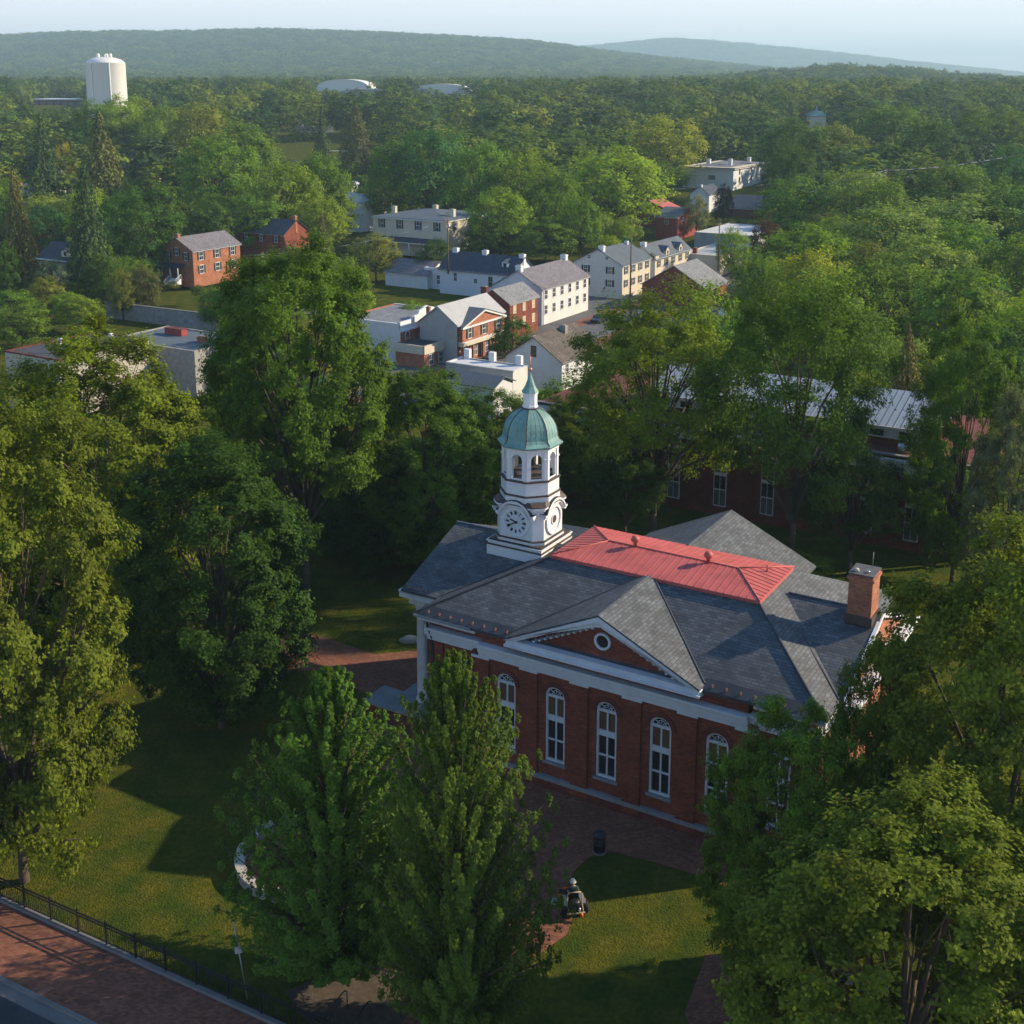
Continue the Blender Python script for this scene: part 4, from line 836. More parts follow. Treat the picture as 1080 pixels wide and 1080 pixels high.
def far_block(name, label, cat, px, ytop, wpx, Y, hh, D, wall, roofm, ybase=None):
    x, y, _ = atY(px, ytop, Y); W = wpx*Y/F0; z1 = atY(px, ytop, Y)[2]; g = gz(x, y)-1
    t = thing(name, label, cat, (x, y, g), 0); H = z1-g
    b = MB(); b.box(-W/2, W/2, 0, D, 0, H, wall); b.obj('wall', t); r = MB(); r.box(-W/2-.6, W/2+.6, -.6, D+.6, H+.003, H+.9, roofm); r.obj('roof', t)
    if hh:
        n = int(W/6)
        for i in range(n): put_win(t, -W/2+W*(i+.5)/n, 0, H-4.0, 0, 3.2, 2.2, gl='glass')
    FOOT.append((x, y+D/2, W/2+5)); return t
far_block('school_block', 'low white and brick school building left of the water tower', 'school', 60, 105.5, 52, 1080, 1, 40, 'brick_dark', 'white_paint')
for i, (px, yt, wp, Y, lab) in enumerate(((350, 199, 40, 430, 'flat white roofed store behind the leafy grove'), (272, 158, 40, 650, 'white flat roof between grove and church'), (322, 152, 26, 700, 'small white roofed shop below the dark spruce'), (362, 161, 34, 620, 'white and red roofed petrol station right of the spruces'))):
    far_block('flat_store', lab, 'store', px, yt, wp, Y, 0, 20, 'red_paint' if i == 3 else 'grey_stucco', 'white_paint')
def dome_arena(px, yt, wpx, Y, label):
    p = atY(px, yt, Y); g = gz(p[0], p[1]); W = wpx*Y/F0; H = p[2]-g+0; b = MB(); n = 14; dep = 60
    prev = None; pr = [(-W/2*math.cos(math.pi*i/n), H*.62+(H*.38)*math.sin(math.pi*i/n)**.8) for i in range(n+1)]
    for a, c in zip(pr[:-1], pr[1:]): b.slab([(a[0], 0, a[1]), (c[0], 0, c[1]), (c[0], dep, c[1]), (a[0], dep, a[1])], .5, 'white_tank')
    b.slab([(x, .5, z) for x, z in pr]+[(W/2, .5, 0), (-W/2, .5, 0)], .4, 'white_tank', (0, 1, 0)); b.box(-W/2, -W/2+.5, 0, dep, 0, H*.62, 'white_tank'); b.box(W/2-.5, W/2, 0, dep, 0, H*.62, 'white_tank')
    o = b.obj('domed_arena', None, (p[0], p[1], g)); tag(o, label, 'arena'); FOOT.append((p[0], p[1]+30, W/2+8))
dome_arena(361, 83.5, 54, 1120, 'long white arched arena roof, left of the two on the plain'); dome_arena(464, 88.5, 62, 1150, 'long white arched arena roof, right of the two on the plain')
far_block('arena_annex', 'pale grey roofed annex in front of the left arched arena', 'annex', 385, 95, 34, 1000, 0, 30, 'grey_stucco', 'roof_light')
def on_slope(px, py):
    d = ray(px, py); Y = 900.0
    while Y < 9000:
        q = d*(Y/d[1])
        if CH+q[2] < gz(q[0], Y)+16: return Y
        Y += 20
    return 3000
far_block('far_white_barn', 'tiny white building at the foot of the distant wooded ridge', 'building', 458, 65.5, 9, on_slope(458, 67), 0, 14, 'white_stucco', 'white_paint')
far_block('warehouse', 'long pale warehouse roof just beyond the trees right of the arenas', 'warehouse', 552, 93, 30, 1150, 0, 20, 'white_stucco', 'roof_membrane')
def cupola():
    p = atY(861, 122, 720); g = gz(p[0], p[1]); t = thing('green_cupola_building', 'pale building with small green copper pyramid roof among far trees', 'building', (p[0], p[1], g)); H = p[2]-g
    b = MB(); b.box(-4.5, 4.5, -4.5, 4.5, 0, H, 'cream_stucco'); b.obj('wall', t); b = MB(); b.lathe([(7.4, H), (3.4, H+2.4), (1.0, H+2.9), (.9, H+4), (.1, H+5.4)], 4, 'copper_green', sm=False, a0=R(45)); b.obj('roof', t)
    p = atY(1058, 152, 680); g = gz(p[0], p[1]); t = thing('white_church', 'small white church with slender spire at the far right', 'church', (p[0], p[1], g)); H = p[2]-g
    b = MB(); b.box(-1.5, 1.5, -1.5, 1.5, 0, H, 'white_paint'); b.box(-4, 4, 1.6, 14, 0, H-4, 'white_paint'); b.obj('wall', t); b = MB(); b.lathe([(2, H), (.05, H+8)], 8, 'white_paint', sm=False); b.obj('spire', t)
cupola()
# water tower
def tower():
    p = atY(110.5, 60, 600); g = gz(p[0], p[1]); t = thing('water_tower', 'tall white cylindrical water tower rising above the trees', 'water tower', (p[0], p[1], g)); H = p[2]-g
    r = 8.8; b = MB(); b.lathe([(r+.1, 0), (r, 1), (r, H-3.0), (r+.08, H-2.9), (r+.08, H-2.7), (r*.97, H-2.2), (r*.82, H-1.2), (r*.5, H-.3), (r*.2, H)], 48, 'white_tank'); b.obj('tank', t)
    for a in (-62, -118, 30, 190):
        c = MB(); a_ = R(a); c.tube((r*1.03*math.cos(a_), r*1.03*math.sin(a_), 0), (r*1.03*math.cos(a_), r*1.03*math.sin(a_), H-2.6), .28, .28, 'white_tank', 6); c.obj('pipe', t)
    for a, rr in ((200, .35), (-20, .35), (90, .3)):
        c = MB(); a_ = R(a); x, y = r*rr*math.cos(a_), r*rr*math.sin(a_); c.lathe([(.9, H-.6), (.9, H+1.0), (.6, H+1.5), (.1, H+1.6)], 12, 'white_tank', (x, y, 0)); c.obj('roof_fitting', t)
    c = MB(); c.tube((0, 0, H), (0, 0, H+1.2), .4, .4, 'white_tank'); 
    c.obj('vent', t); FOOT.append((p[0], p[1], 10))
tower()
# retaining wall, left middle distance
def retaining():
    a = at(112, 324, -3); b_ = at(230, 338, -3); d = (b_-a); L_ = np.linalg.norm(d); ang = math.atan2(d[1], d[0]); b = MB(); b.box(0, L_, -.25, .25, -2.5, 1.0, 'stone_grey'); b.box(-.1, L_+.1, -.33, .33, 1.003, 1.15, 'concrete')
    o = b.obj('retaining_wall', None, (a[0], a[1], -3), ang); tag(o, 'grey stone retaining wall below the brick villa', 'wall')
retaining()
# streets in the town, along the grid of the houses
def uvsheet(name, u0, u1, v0, v1, z, m):
    b = MB(); b.slab([(*uv2xy(u, v), z) for u, v in ((u0, v0), (u1, v0), (u1, v1), (u0, v1))], .3, m); o = b.obj(name); o['kind'] = 'structure'
uvsheet('street', -74.5, -66.5, 75, 290, TZ+.03, 'asphalt_pale'); uvsheet('sidewalk', -77.5, -74.5, 75, 290, TZ+.13, 'brick_paving'); uvsheet('sidewalk', -66.5, -64, 100, 290, TZ+.13, 'brick_paving')
uvsheet('yard', -110, -77.5, 75, 215, TZ+.012, 'asphalt_pale'); uvsheet('street', -150, -110, 128, 136, TZ+.02, 'asphalt_pale'); uvsheet('parking_lot', -64, -30, 150, 200, TZ+.05, 'asphalt_pale')
def patch(name, px, py0, py1, pxr, m, dz=.5, kind='structure'):
    """a piece of ground cover laid over the terrain far off"""
    vs = []; n = 10
    for j in range(n+1):
        for i in range(n+1):
            q = at(px+(pxr-px)*i/n, py0+(py1-py0)*j/n, 0)
            for _ in range(6): q = at(px+(pxr-px)*i/n, py0+(py1-py0)*j/n, gz(q[0], q[1]))
            vs.append((q[0], q[1], gz(q[0], q[1])+dz))
    b = MB(); b.mesh(vs, [(j*11+i, (j+1)*11+i, (j+1)*11+i+1, j*11+i+1) for j in range(n) for i in range(n)], m); o = b.obj(name); o['kind'] = kind
    FOOT.append((sum(v[0] for v in vs)/len(vs), sum(v[1] for v in vs)/len(vs), 14)); return o
patch('parking_lot', 312, 149, 156, 352, 'asphalt_pale'); patch('field', 385, 143, 168, 408, 'lawn_grass')
# ------------------------------------------------------------------ fence along the sidewalk
def fence():
    fx, fy = FA; ang = math.atan2(FD[1], FD[0]); t = thing('iron_fence', 'black iron picket fence on a low stone kerb between lawn and brick sidewalk', 'fence', (fx, fy, 0), ang)
    c = MB(); c.box(-8, 45, -.18, .08, -.4, .12, 'concrete'); c.obj('kerb', t)
    post = MB(); post.box(-.04, .04, -.04, .04, .12, 1.30, 'black_metal'); post.lathe([(.02, 1.30), (.05, 1.36), (.02, 1.42), (.005, 1.47)], 8, 'black_metal'); pd = post.data('post')
    pk = MB(); 
    sp = 1.86; k = np.arange(sp/13, sp-.02, sp/13)
    for x in k: pk.tube((x, 0, .16), (x, 0, 1.22), .011, .011, 'black_metal', 4, False)
    for z, h_ in ((.20, .04), (1.0, .05), (1.16, .06)): pk.box(.04, sp-.04, -.025, .025, z, z+h_, 'black_metal')
    pkd = pk.data('picket_panel')
    n = 15
    for i in range(-3, n): mk('post', pd, t, (2.3+i*sp, 0, 0)); mk('picket_panel', pkd, t, (2.3+i*sp, 0, 0))
fence()
def handrail(px, py, label, dx=0):
    p = at(px, py, .0); ang = math.atan2(FD[1], FD[0])+R(90); t = thing('handrail', label, 'handrail', (p[0], p[1], 0), ang)
    for s_ in (0, 1.3):
        b = MB(); P = [(0, 0, 0), (0, 0, .85), (.15, 0, .98), (.4, 0, 1.0), (1.4, 0, .72), (1.9, 0, .5), (2.0, 0, .35), (2.0, 0, -.3)]
        for a, c in zip(P[:-1], P[1:]): b.tube((-a[0], s_, a[2]), (-c[0], s_, c[2]), .03, .03, 'black_metal', 6)
        b.tube((-1.0, s_, 0), (-1.0, s_, .8), .025, .025, 'black_metal', 5); b.obj('rail', t)
handrail(392, 1074, 'black metal handrails at the steps down from lawn to sidewalk')
def signpost():
    p = at(261, 1054, .0); t = thing('signpost', 'thin leaning metal post with small square plate behind the fence', 'signpost', (p[0], p[1], 0), R(-25)); 
    b = MB(); b.tube((0, 0, 0), (-.95, .5, 3.3), .03, .025, 'steel', 6); b.obj('post', t); b = MB(); b.slab([(-.68, .20, 1.95), (-.34, .27, 2.1), (-.50, .27, 2.55), (-.84, .27, 2.4)], .03, 'steel', (0, -1, 0)); b.obj('plate', t)
signpost()
def trash():
    p = at(632, 899, 0); t = thing('litter_bin', 'black slatted litter bin with domed lid where lawn meets brick walk', 'litter bin', (p[0], p[1], .02))
    b = MB(); b.lathe([(.36, 0), (.36, .04)], 20, 'concrete'); b.lathe([(.25, .05), (.27, .1), (.30, .9)], 20, 'black_metal')
    for i in range(20): a = 2*math.pi*i/20; b.tube((.29*math.cos(a), .29*math.sin(a), .06), (.33*math.cos(a), .33*math.sin(a), .98), .018, .018, 'black_metal', 4)
    for z, r in ((.1, .30), (.5, .325), (.95, .345)): b.lathe([(r, z), (r+.015, z+.02), (r, z+.05)], 20, 'black_metal')
    b.obj('basket', t); b = MB(); b.lathe([(.37, .98), (.38, 1.03), (.33, 1.12), (.2, 1.2), (.12, 1.22)], 20, 'dark_green_metal'); b.obj('lid', t)
trash()
# ------------------------------------------------------------------ riding mower and its driver
def skin(name, pts, edges, m, parent=None, sub=2):
    me = bpy.data.meshes.new(name); me.from_pydata([p[:3] for p in pts], edges, []); me.materials.append(MATS[m]); o = mk(name, me, parent)
    md = o.modifiers.new('skin', 'SKIN'); sv_ = me.skin_vertices[0].data
    for i, p in enumerate(pts): sv_[i].radius = (p[3], p[4] if len(p) > 4 else p[3])
    sv_[0].use_root = True; md.use_smooth_shade = True; s_ = o.modifiers.new('sub', 'SUBSURF'); s_.levels = sub; s_.render_levels = sub; return o
MP = at(604, 958, 0); MR = R(8)
def mower():
    t = thing('riding_mower', 'zero turn riding mower with orange deck and roll bar on the lawn edge', 'mower', (MP[0], MP[1], .0), MR)
    b = MB(); b.box(-.34, .34, -.75, .95, .32, .42, 'black_metal'); b.box(-.40, -.34, -.6, .9, .34, .5, 'black_metal'); b.box(.34, .40, -.6, .9, .34, .5, 'black_metal'); b.box(-.3, .3, .7, 1.15, .34, .40, 'orange_paint'); b.obj('frame', t)
    w_ = MB(); w_.lathe([(.16, -.13), (.27, -.13), (.30, -.08), (.30, .08), (.27, .13), (.16, .13)], 20, 'rubber', cap=False); w_.lathe([(.16, -.12), (.05, -.06), (.05, .06), (.16, .12)], 16, 'beige_plastic'); wd = w_.data('wheel')
    for x in (-.56, .56):
        o = mk('wheel', wd, t, (x, -.35, .30)); o.rotation_euler = (0, R(90), 0)
    c = MB(); c.lathe([(.02, -.06), (.13, -.06), (.14, 0), (.13, .06), (.02, .06)], 14, 'rubber'); cd = c.data('caster')
    for x in (-.4, .4): o = mk('caster', cd, t, (x, 1.15, .14)); o.rotation_euler = (0, R(90), 0)
    d = MB(); d.slab([(-.72, .05, .26), (.62, .05, .26), (.72, .3, .26), (.62, .8, .26), (.3, .92, .26), (-.3, .92, .26), (-.66, .8, .26)], .14, 'orange_paint'); d.slab([(-1.0, .2, .20), (-.68, .2, .24), (-.68, .65, .24), (-1.0, .65, .20)], .1, 'steel'); d.obj('deck', t)
    e = MB(); e.box(-.26, .26, -.85, -.35, .42, .74, 'black_metal'); e.lathe([(.24, .74), (.24, .84), (.19, .9), (.05, .92)], 16, 'black_metal', (0, -.6, 0)); e.lathe([(.06, .1), (.06, .34)], 8, 'steel', (.16, -.88, .3)); e.box(-.44, .44, -.98, -.9, .38, .44, 'beige_plastic'); e.tube((-.36, -.9, .42), (-.36, -.55, .62), .025, .025, 'beige_plastic', 6); e.tube((.36, -.9, .42), (.36, -.55, .62), .025, .025, 'beige_plastic', 6); e.obj('engine', t)
    f = MB(); f.box(-.56, -.32, -.5, .25, .42, .62, 'beige_plastic'); f.box(.32, .56, -.5, .25, .42, .62, 'steel'); f.obj('fuel_tank', t)
    s_ = MB(); s_.box(-.24, .24, -.25, .22, .60, .70, 'black_metal'); s_.slab([(-.23, -.27, .68), (.23, -.27, .68), (.22, -.36, 1.12), (-.22, -.36, 1.12)][::-1], .08, 'black_metal', (0, 1, .1)); s_.obj('seat', t)
    r = MB(); P = [(-.36, -.42, .42), (-.36, -.46, 1.1), (-.30, -.46, 1.22), (.30, -.46, 1.22), (.36, -.46, 1.1), (.36, -.42, .42)]
    for a, c in zip(P[:-1], P[1:]): r.tube(a, c, .03, .03, 'beige_plastic', 6)
    r.obj('roll_bar', t)
    for x in (-.3, .3): l_ = MB(); l_.tube((x, .1, .55), (x, .35, .85), .018, .018, 'black_metal', 5); l_.tube((x, .35, .85), (x*.35, .38, .9), .02, .02, 'black_metal', 5); l_.obj('control_lever', t)
    x = MB(); x.lathe([(.07, 0), (.09, .1), (.07, .2)], 10, 'orange_paint', (.24, -1.02, .24)); x.obj('fuel_cap', t)
    # driver
    d = thing('person', 'person in white cap and dark green shirt driving the riding mower', 'person', (MP[0], MP[1], 0), MR)
    pts = [(0, -.08, .80, .16, .13), (0, -.10, .98, .15, .11), (0, -.11, 1.14, .17, .12), (0, -.10, 1.26, .15, .10), (0, -.08, 1.34, .06, .06), (0, -.05, 1.41, .055, .06), (0, -.035, 1.50, .085, .10), (0, -.03, 1.585, .075, .09),
           (-.17, -.10, 1.25, .07, .07), (-.27, -.06, 1.03, .05, .05), (-.22, .17, .92, .038, .038), (-.12, .32, .90, .035, .03),
           (.17, -.10, 1.25, .07, .07), (.27, -.06, 1.03, .05, .05), (.22, .17, .92, .038, .038), (.12, .32, .90, .035, .03),
           (-.10, -.04, .78, .10, .09), (-.16, .38, .80, .075, .075), (-.17, .52, .48, .05, .055), (-.17, .66, .44, .04, .03),
           (.10, -.04, .78, .10, .09), (.16, .38, .80, .075, .075), (.17, .52, .48, .05, .055), (.17, .66, .44, .04, .03)]
    E_ = [(0, 1), (1, 2), (2, 3), (3, 4), (4, 5), (5, 6), (6, 7), (3, 8), (8, 9), (9, 10), (10, 11), (3, 12), (12, 13), (13, 14), (14, 15), (0, 16), (16, 17), (17, 18), (18, 19), (0, 20), (20, 21), (21, 22), (22, 23)]
    skin('body', pts, E_, 'skin', d)
    skin('shirt', [(0, -.08, .80, .175, .145), (0, -.10, .98, .168, .125), (0, -.11, 1.14, .185, .135), (0, -.10, 1.255, .165, .115), (0, -.085, 1.31, .075, .075), (-.175, -.10, 1.25, .083, .083), (-.245, -.075, 1.10, .068, .068), (.175, -.10, 1.25, .083, .083), (.245, -.075, 1.10, .068, .068)], [(0, 1), (1, 2), (2, 3), (3, 4), (3, 5), (5, 6), (3, 7), (7, 8)], 'shirt_green', d)
    skin('trousers', [(0, -.08, .78, .165, .14), (-.10, -.04, .78, .115, .105), (-.16, .38, .80, .09, .09), (-.17, .52, .48, .065, .07), (.10, -.04, .78, .115, .105), (.16, .38, .80, .09, .09), (.17, .52, .48, .065, .07)], [(0, 1), (1, 2), (2, 3), (0, 4), (4, 5), (5, 6)], 'trousers', d)
    for x in (-.17, .17): b = MB(); b.box(x-.05, x+.05, .5, .78, .40, .48, 'black_metal'); b.obj('shoe', d)
    # fingers closing on the levers
    for sx in (-1, 1):
        for k in range(4): b = MB(); p = Vector((sx*(.06+.022*k), .36, .915)); b.tube(p, p+Vector((0, .035, -.01)), .010, .009, 'skin', 6); b.tube(p+Vector((0, .035, -.01)), p+Vector((0, .03, -.045)), .009, .008, 'skin', 6); b.obj('finger', d)
        b = MB(); b.tube((sx*.15, .33, .90), (sx*.11, .37, .885), .011, .009, 'skin', 6); b.obj('thumb', d)
    h_ = MB(); h_.lathe([(.115, 1.53), (.118, 1.58), (.10, 1.64), (.06, 1.68), (.01, 1.69)], 18, 'cap_white', (0, -.03, 0)); h_.slab([(-.08, .07, 1.56), (.08, .07, 1.56), (.06, .20, 1.54), (-.06, .20, 1.54)], .012, 'cap_white'); h_.lathe([(.118, 1.52), (.16, 1.50), (.165, 1.508), (.118, 1.535)], 18, 'cap_white', (0, -.03, 0)); h_.obj('cap', d)
    f = MB(); f.lathe([(.002, -.02), (.014, 0), (.002, .02)], 6, 'skin', (0, .075, 1.49)); f.obj('nose', d)
mower()
# ------------------------------------------------------------------ round seat wall, monument
def seatwall():
    c = at(322, 908, 0); t = thing('round_seat_wall', 'curved pale stone seat wall around a small brick court under the pointed trees', 'wall', (c[0], c[1], 0)); b = MB(); cp = MB()
    r0, r1 = 3.15, 3.55; n = 40
    for i in range(n):
        a, a2 = R(100+190*i/n), R(100+190*(i+1)/n); Q = lambda r, a_, z: (r*math.cos(a_), r*math.sin(a_), z)
        b.slab([Q(r0, a, .48), Q(r1, a, .48), Q(r1, a2, .48), Q(r0, a2, .48)], .5, 'stone_grey')
        cp.slab([Q(r0-.06, a, .58), Q(r1+.06, a, .58), Q(r1+.06, a2, .58), Q(r0-.06, a2, .58)], .1, 'stone_pale')
    b.obj('wall', t); cp.obj('capstone', t); f = MB(); f.lathe([(3.1, 0), (3.1, .035)], 40, 'brick_paving', (c[0], c[1], 0), False); struct(f.obj('brick_court'))
seatwall()
def monument():
    p = at(800, 1012, 0); t = thing('stone_monument', 'low pale stone monument wall with end pier among the right hand trees', 'monument', (p[0], p[1], 0), ROT+R(12))
    for x in (-.6, 3.9): b = MB(); b.box(x-.35, x+.35, -.35, .35, 0, 1.7, 'stone_grey'); b.box(x-.42, x+.42, -.42, .42, 1.703, 1.85, 'stone_pale'); b.obj('pier', t)
    b = MB(); b.box(-.25, 3.55, -.22, .22, 0, 1.25, 'stone_grey'); b.box(-.25, 3.55, -.3, .3, 1.253, 1.4, 'stone_grey'); b.obj('wall', t)
    p = at(785, 1050, 0); t = thing('stone_plinth', 'small grey stone plinth with slanted top beside the lower brick path', 'plinth', (p[0], p[1], 0), ROT)
    b = MB(); b.box(-.5, .5, -.4, .4, 0, .7, 'stone_grey'); b.slab([(-.55, -.45, .78), (.55, -.45, .78), (.5, .42, 1.1), (-.5, .42, 1.1)], .3, 'stone_blue'); b.obj('block', t)
monument()
def rock(px, py, r, label):
    p = at(px, py, 0); rg = random.Random(px); b = MB(); vs = []; n = 10
    for j in range(5):
        for i in range(n):
            a = 2*math.pi*i/n; ph = math.pi/2*j/4.6; rr = r*math.cos(ph)*(1+rg.uniform(-.15, .15)); vs.append((rr*math.cos(a), rr*.7*math.sin(a), r*.6*math.sin(ph)*(1+rg.uniform(-.1, .1))))
    b.mesh(vs, [(j*n+i, j*n+(i+1) % n, (j+1)*n+(i+1) % n, (j+1)*n+i) for j in range(4) for i in range(n)]+[tuple(4*n+i for i in range(n))], 'stone_grey', True)
    tag(b.obj('boulder', None, (p[0], p[1], -.03)), label, 'boulder')
rock(432, 676, .75, 'lone brown boulder on the shaded grass left of the portico column')
# ------------------------------------------------------------------ poles and wires
def pole(px, ytop, Y, H, label, m='wood_pole', arms=1, lamp=False):
    p = atY(px, ytop, Y); t = thing('utility_pole', label, 'utility pole', (p[0], p[1], p[2]-H), ROT+R(90)); b = MB(); b.tube((0, 0, 0), (0, 0, H), .18, .12, m, 8); b.obj('pole', t)
    for k in range(arms): b = MB(); b.box(-1.1, 1.1, -.06, .06, H-.6-k*.9, H-.48-k*.9, m); [b.tube((x, 0, H-.48-k*.9), (x, 0, H-.28-k*.9), .05, .04, 'stone_pale', 6) for x in (-1, -.5, .5, 1)]; b.obj('crossarm', t)
    if lamp: b = MB(); b.lathe([(.3, 0), (.3, .7), (.1, .8)], 10, 'steel', (.4, 0, H-2.2)); b.obj('transformer', t)
    return Vector(p)
P1 = pole(666, 245, 232, 13, 'tall brown utility pole in front of the cream corner house', arms=0, lamp=False)
P2 = pole(472, 230, 262, 12, 'rust brown utility pole beside the hip roofed mansion', lamp=True)
P3 = pole(759, 234, 275, 11, 'utility pole on the street right of the brick gabled shop')
P4 = pole(832, 191, 360, 12, 'utility pole with crossarm against the dark trees right of the tall cream house')
P5 = pole(890, 183, 330, 12, 'utility pole among tree tops under the overhead lines')
P6 = pole(935, 178, 345, 12, 'farthest utility pole along the overhead lines at right')
def wire(a, b_, label, sag=1.2, n=10, r=.035):
    m = MB(); pts = [a.lerp(b_, i/n)-Vector((0, 0, sag*4*(i/n)*(1-i/n))) for i in range(n+1)]
    for p, q in zip(pts[:-1], pts[1:]): m.tube(p, q, r, r, 'stone_blue', 4)
    tag(m.obj('overhead_wire'), label, 'wire', 'overhead wires')
wire(P4-Vector((0, 0, .5)), P4+Vector((-75, -10, -1)), 'overhead wire running left from the pole beside the tall cream house')
for k in range(3): wire(P5-Vector((0, 0, .3+.7*k)), P6-Vector((0, 0, .3+.7*k)), 'overhead wire spanning the two poles above the right hand trees', .8, r=.10); 
wire(P6-Vector((0, 0, .5)), P6+Vector((40, 12, 3)), 'overhead wire leaving the farthest pole to the right', .8, r=.10); wire(P5-Vector((0, 0, .5)), P5+Vector((-14, -22, -3)), 'overhead wire dropping left from the pole among tree tops', .6, r=.05)
wire(P2-Vector((0, 0, .5)), P2+Vector((-40, -14, -6)), 'overhead wire crossing the garden left of the rust brown pole', 1.5)
def flag(px, py, z, label):
    p = at(px, py, z); t = thing('flag', label, 'flag', (p[0], p[1], p[2]), ROT+R(20)); b = MB(); b.tube((0, 0, 0), (1.2, 0, 1.5), .03, .02, 'white_paint', 5); b.obj('staff', t)
    b = MB()
    for i in range(7): b.slab([(1.15-.1*i*.4, .0, 1.4-.12*i), (1.15-.1*i*.4+.1, .02, 1.3-.12*i-.02), (.35-.05*i+.2, .02, .45-.05*i), (.3-.05*i+.2, .0, .5-.05*i)], .02, ('flag_red', 'flag_white')[i % 2], (0, 1, 0))
    b.slab([(1.15, -.01, 1.42), (1.2, -.01, .9), (.85, -.01, .6), (.8, -.01, 1.05)], .015, 'flag_blue', (0, -1, 0)); b.obj('cloth', t)
flag(512, 352, TZ+3.4, 'small red and white striped flag on the post office front'); flag(632, 309, TZ+3.0, 'small red flag on the shaded gable of the cream corner house')
def car(px, py, rz, col, label):
    p = at(px, py, TZ+.05); mat('car_'+col, {'dark': (.03, .035, .05), 'silver': (.4, .42, .45), 'red': (.35, .04, .04)}[col], .3, .04, 1, spec=.6)
    t = thing('parked_car', label, 'car', (p[0], p[1], TZ+.03), ROT+rz, 'cars parked in town'); b = MB(); m = 'car_'+col
    P = [(-2.2, .35), (-2.25, .75), (-1.4, .95), (-.8, 1.42), (.7, 1.45), (1.5, 1.0), (2.2, .9), (2.25, .35)]
    b.slab([(x, -.85, z) for x, z in P], 1.7, m, (0, 1, 0)); b.obj('body', t); g = MB()
    g.slab([(-1.25, -.86, .98), (-.78, -.86, 1.36), (.66, -.86, 1.38), (1.3, -.86, 1.02)], 1.72, 'glass', (0, 1, 0)); g.obj('window', t)
    w_ = MB(); w_.lathe([(.18, -.1), (.33, -.1), (.33, .1), (.18, .1)], 14, 'rubber'); wd = w_.data('wheel')
    for x in (-1.4, 1.4):
        for y in (-.8, .8): o = mk('wheel', wd, t, (x, y, .33)); o.rotation_euler = (R(90), 0, 0)

def car2(u, v, col, label, rz=R(90)):
    x, y = uv2xy(u, v); px, py = proj(x, y, TZ+.05); car(px, py, rz, col, label)
for u, v, c, lab in ((-73.4, 112, 'dark', 'dark car parked in front of the orange brick shops'), (-73.4, 126, 'silver', 'silver car parked in front of the small brick house'), (-73.4, 150, 'dark', 'dark car parked along the long white house'), (-67.6, 158, 'silver', 'silver car across the street from the long white house'), (-73.4, 168, 'red', 'red car parked at the corner of the long white house'), (-67.6, 182, 'dark', 'dark car parked opposite the cream corner house'), (-73.4, 196, 'silver', 'silver car parked by the dormer house'), (-70, 224, 'dark', 'dark car at the end of the village street'), (-55, 168, 'silver', 'silver car in the lot behind the brick gabled shop'), (-55, 174, 'dark', 'dark car in the lot behind the brick gabled shop')): car2(u, v, c, lab)

# ------------------------------------------------------------------ trees
def fast_mesh(name, co, faces4, m):
    me = bpy.data.meshes.new(name); nf = len(faces4); me.vertices.add(len(co)); me.vertices.foreach_set('co', co.astype(np.float32).ravel())
    me.loops.add(nf*4); me.loops.foreach_set('vertex_index', faces4.astype(np.int32).ravel()); me.polygons.add(nf)
    me.polygons.foreach_set('loop_start', np.arange(0, nf*4, 4, dtype=np.int32)); me.polygons.foreach_set('loop_total', np.full(nf, 4, dtype=np.int32))
    me.materials.append(MATS[m]); me.update(calc_edges=True); return me
def leaves(P, O, size, rg, flat=.5, asp=.62):
    """leaf blades at points P whose normals lean towards O; each a small diamond"""
    n = len(P); N = O*1.0+rg.normal(0, .42, (n, 3)); N[:, 2] += flat; N /= np.linalg.norm(N, axis=1)[:, None]+1e-9
    A = rg.normal(0, 1, (n, 3)); A -= (A*N).sum(1)[:, None]*N; A /= np.linalg.norm(A, axis=1)[:, None]+1e-9; B = np.cross(N, A)
    s = size*rg.uniform(.65, 1.35, n)[:, None]
    co = np.stack([P+A*s*.5, P+B*s*asp*.5+N*s*.08, P-A*s*.5, P-B*s*asp*.5+N*s*.08], 1).reshape(-1, 3); return co
def limbs(b, tips, hz, r0, rg, n=6):
    b.tube((0, 0, -.03), (0, 0, hz*.5), r0*1.15, r0*.9, 'bark', n+2); b.tube((0, 0, hz*.5), (0, 0, hz), r0*.9, r0*.7, 'bark', n+2)
    b.tube((0, 0, hz), (rg.uniform(-.02, .02), 0, .8), r0*.7, r0*.12, 'bark', n)
    for t in tips:
        z = hz*.75+rg.uniform(0, .35)*max(.05, t[2]-hz); m_ = (t[0]*.45, t[1]*.45, z+(t[2]-z)*.62); r = r0*.42
        b.tube((0, 0, z), m_, r, r*.6, 'bark', n); b.tube(m_, tuple(t), r*.6, r*.15, 'bark', n)
        for _ in range(2 if n > 4 else 0):
            q = (t[0]+rg.uniform(-.09, .09), t[1]+rg.uniform(-.09, .09), t[2]+rg.uniform(-.02, .1)); b.tube((m_[0]*.5+t[0]*.5, m_[1]*.5+t[1]*.5, m_[2]*.5+t[2]*.5), q, r*.35, r*.08, 'bark', 4)
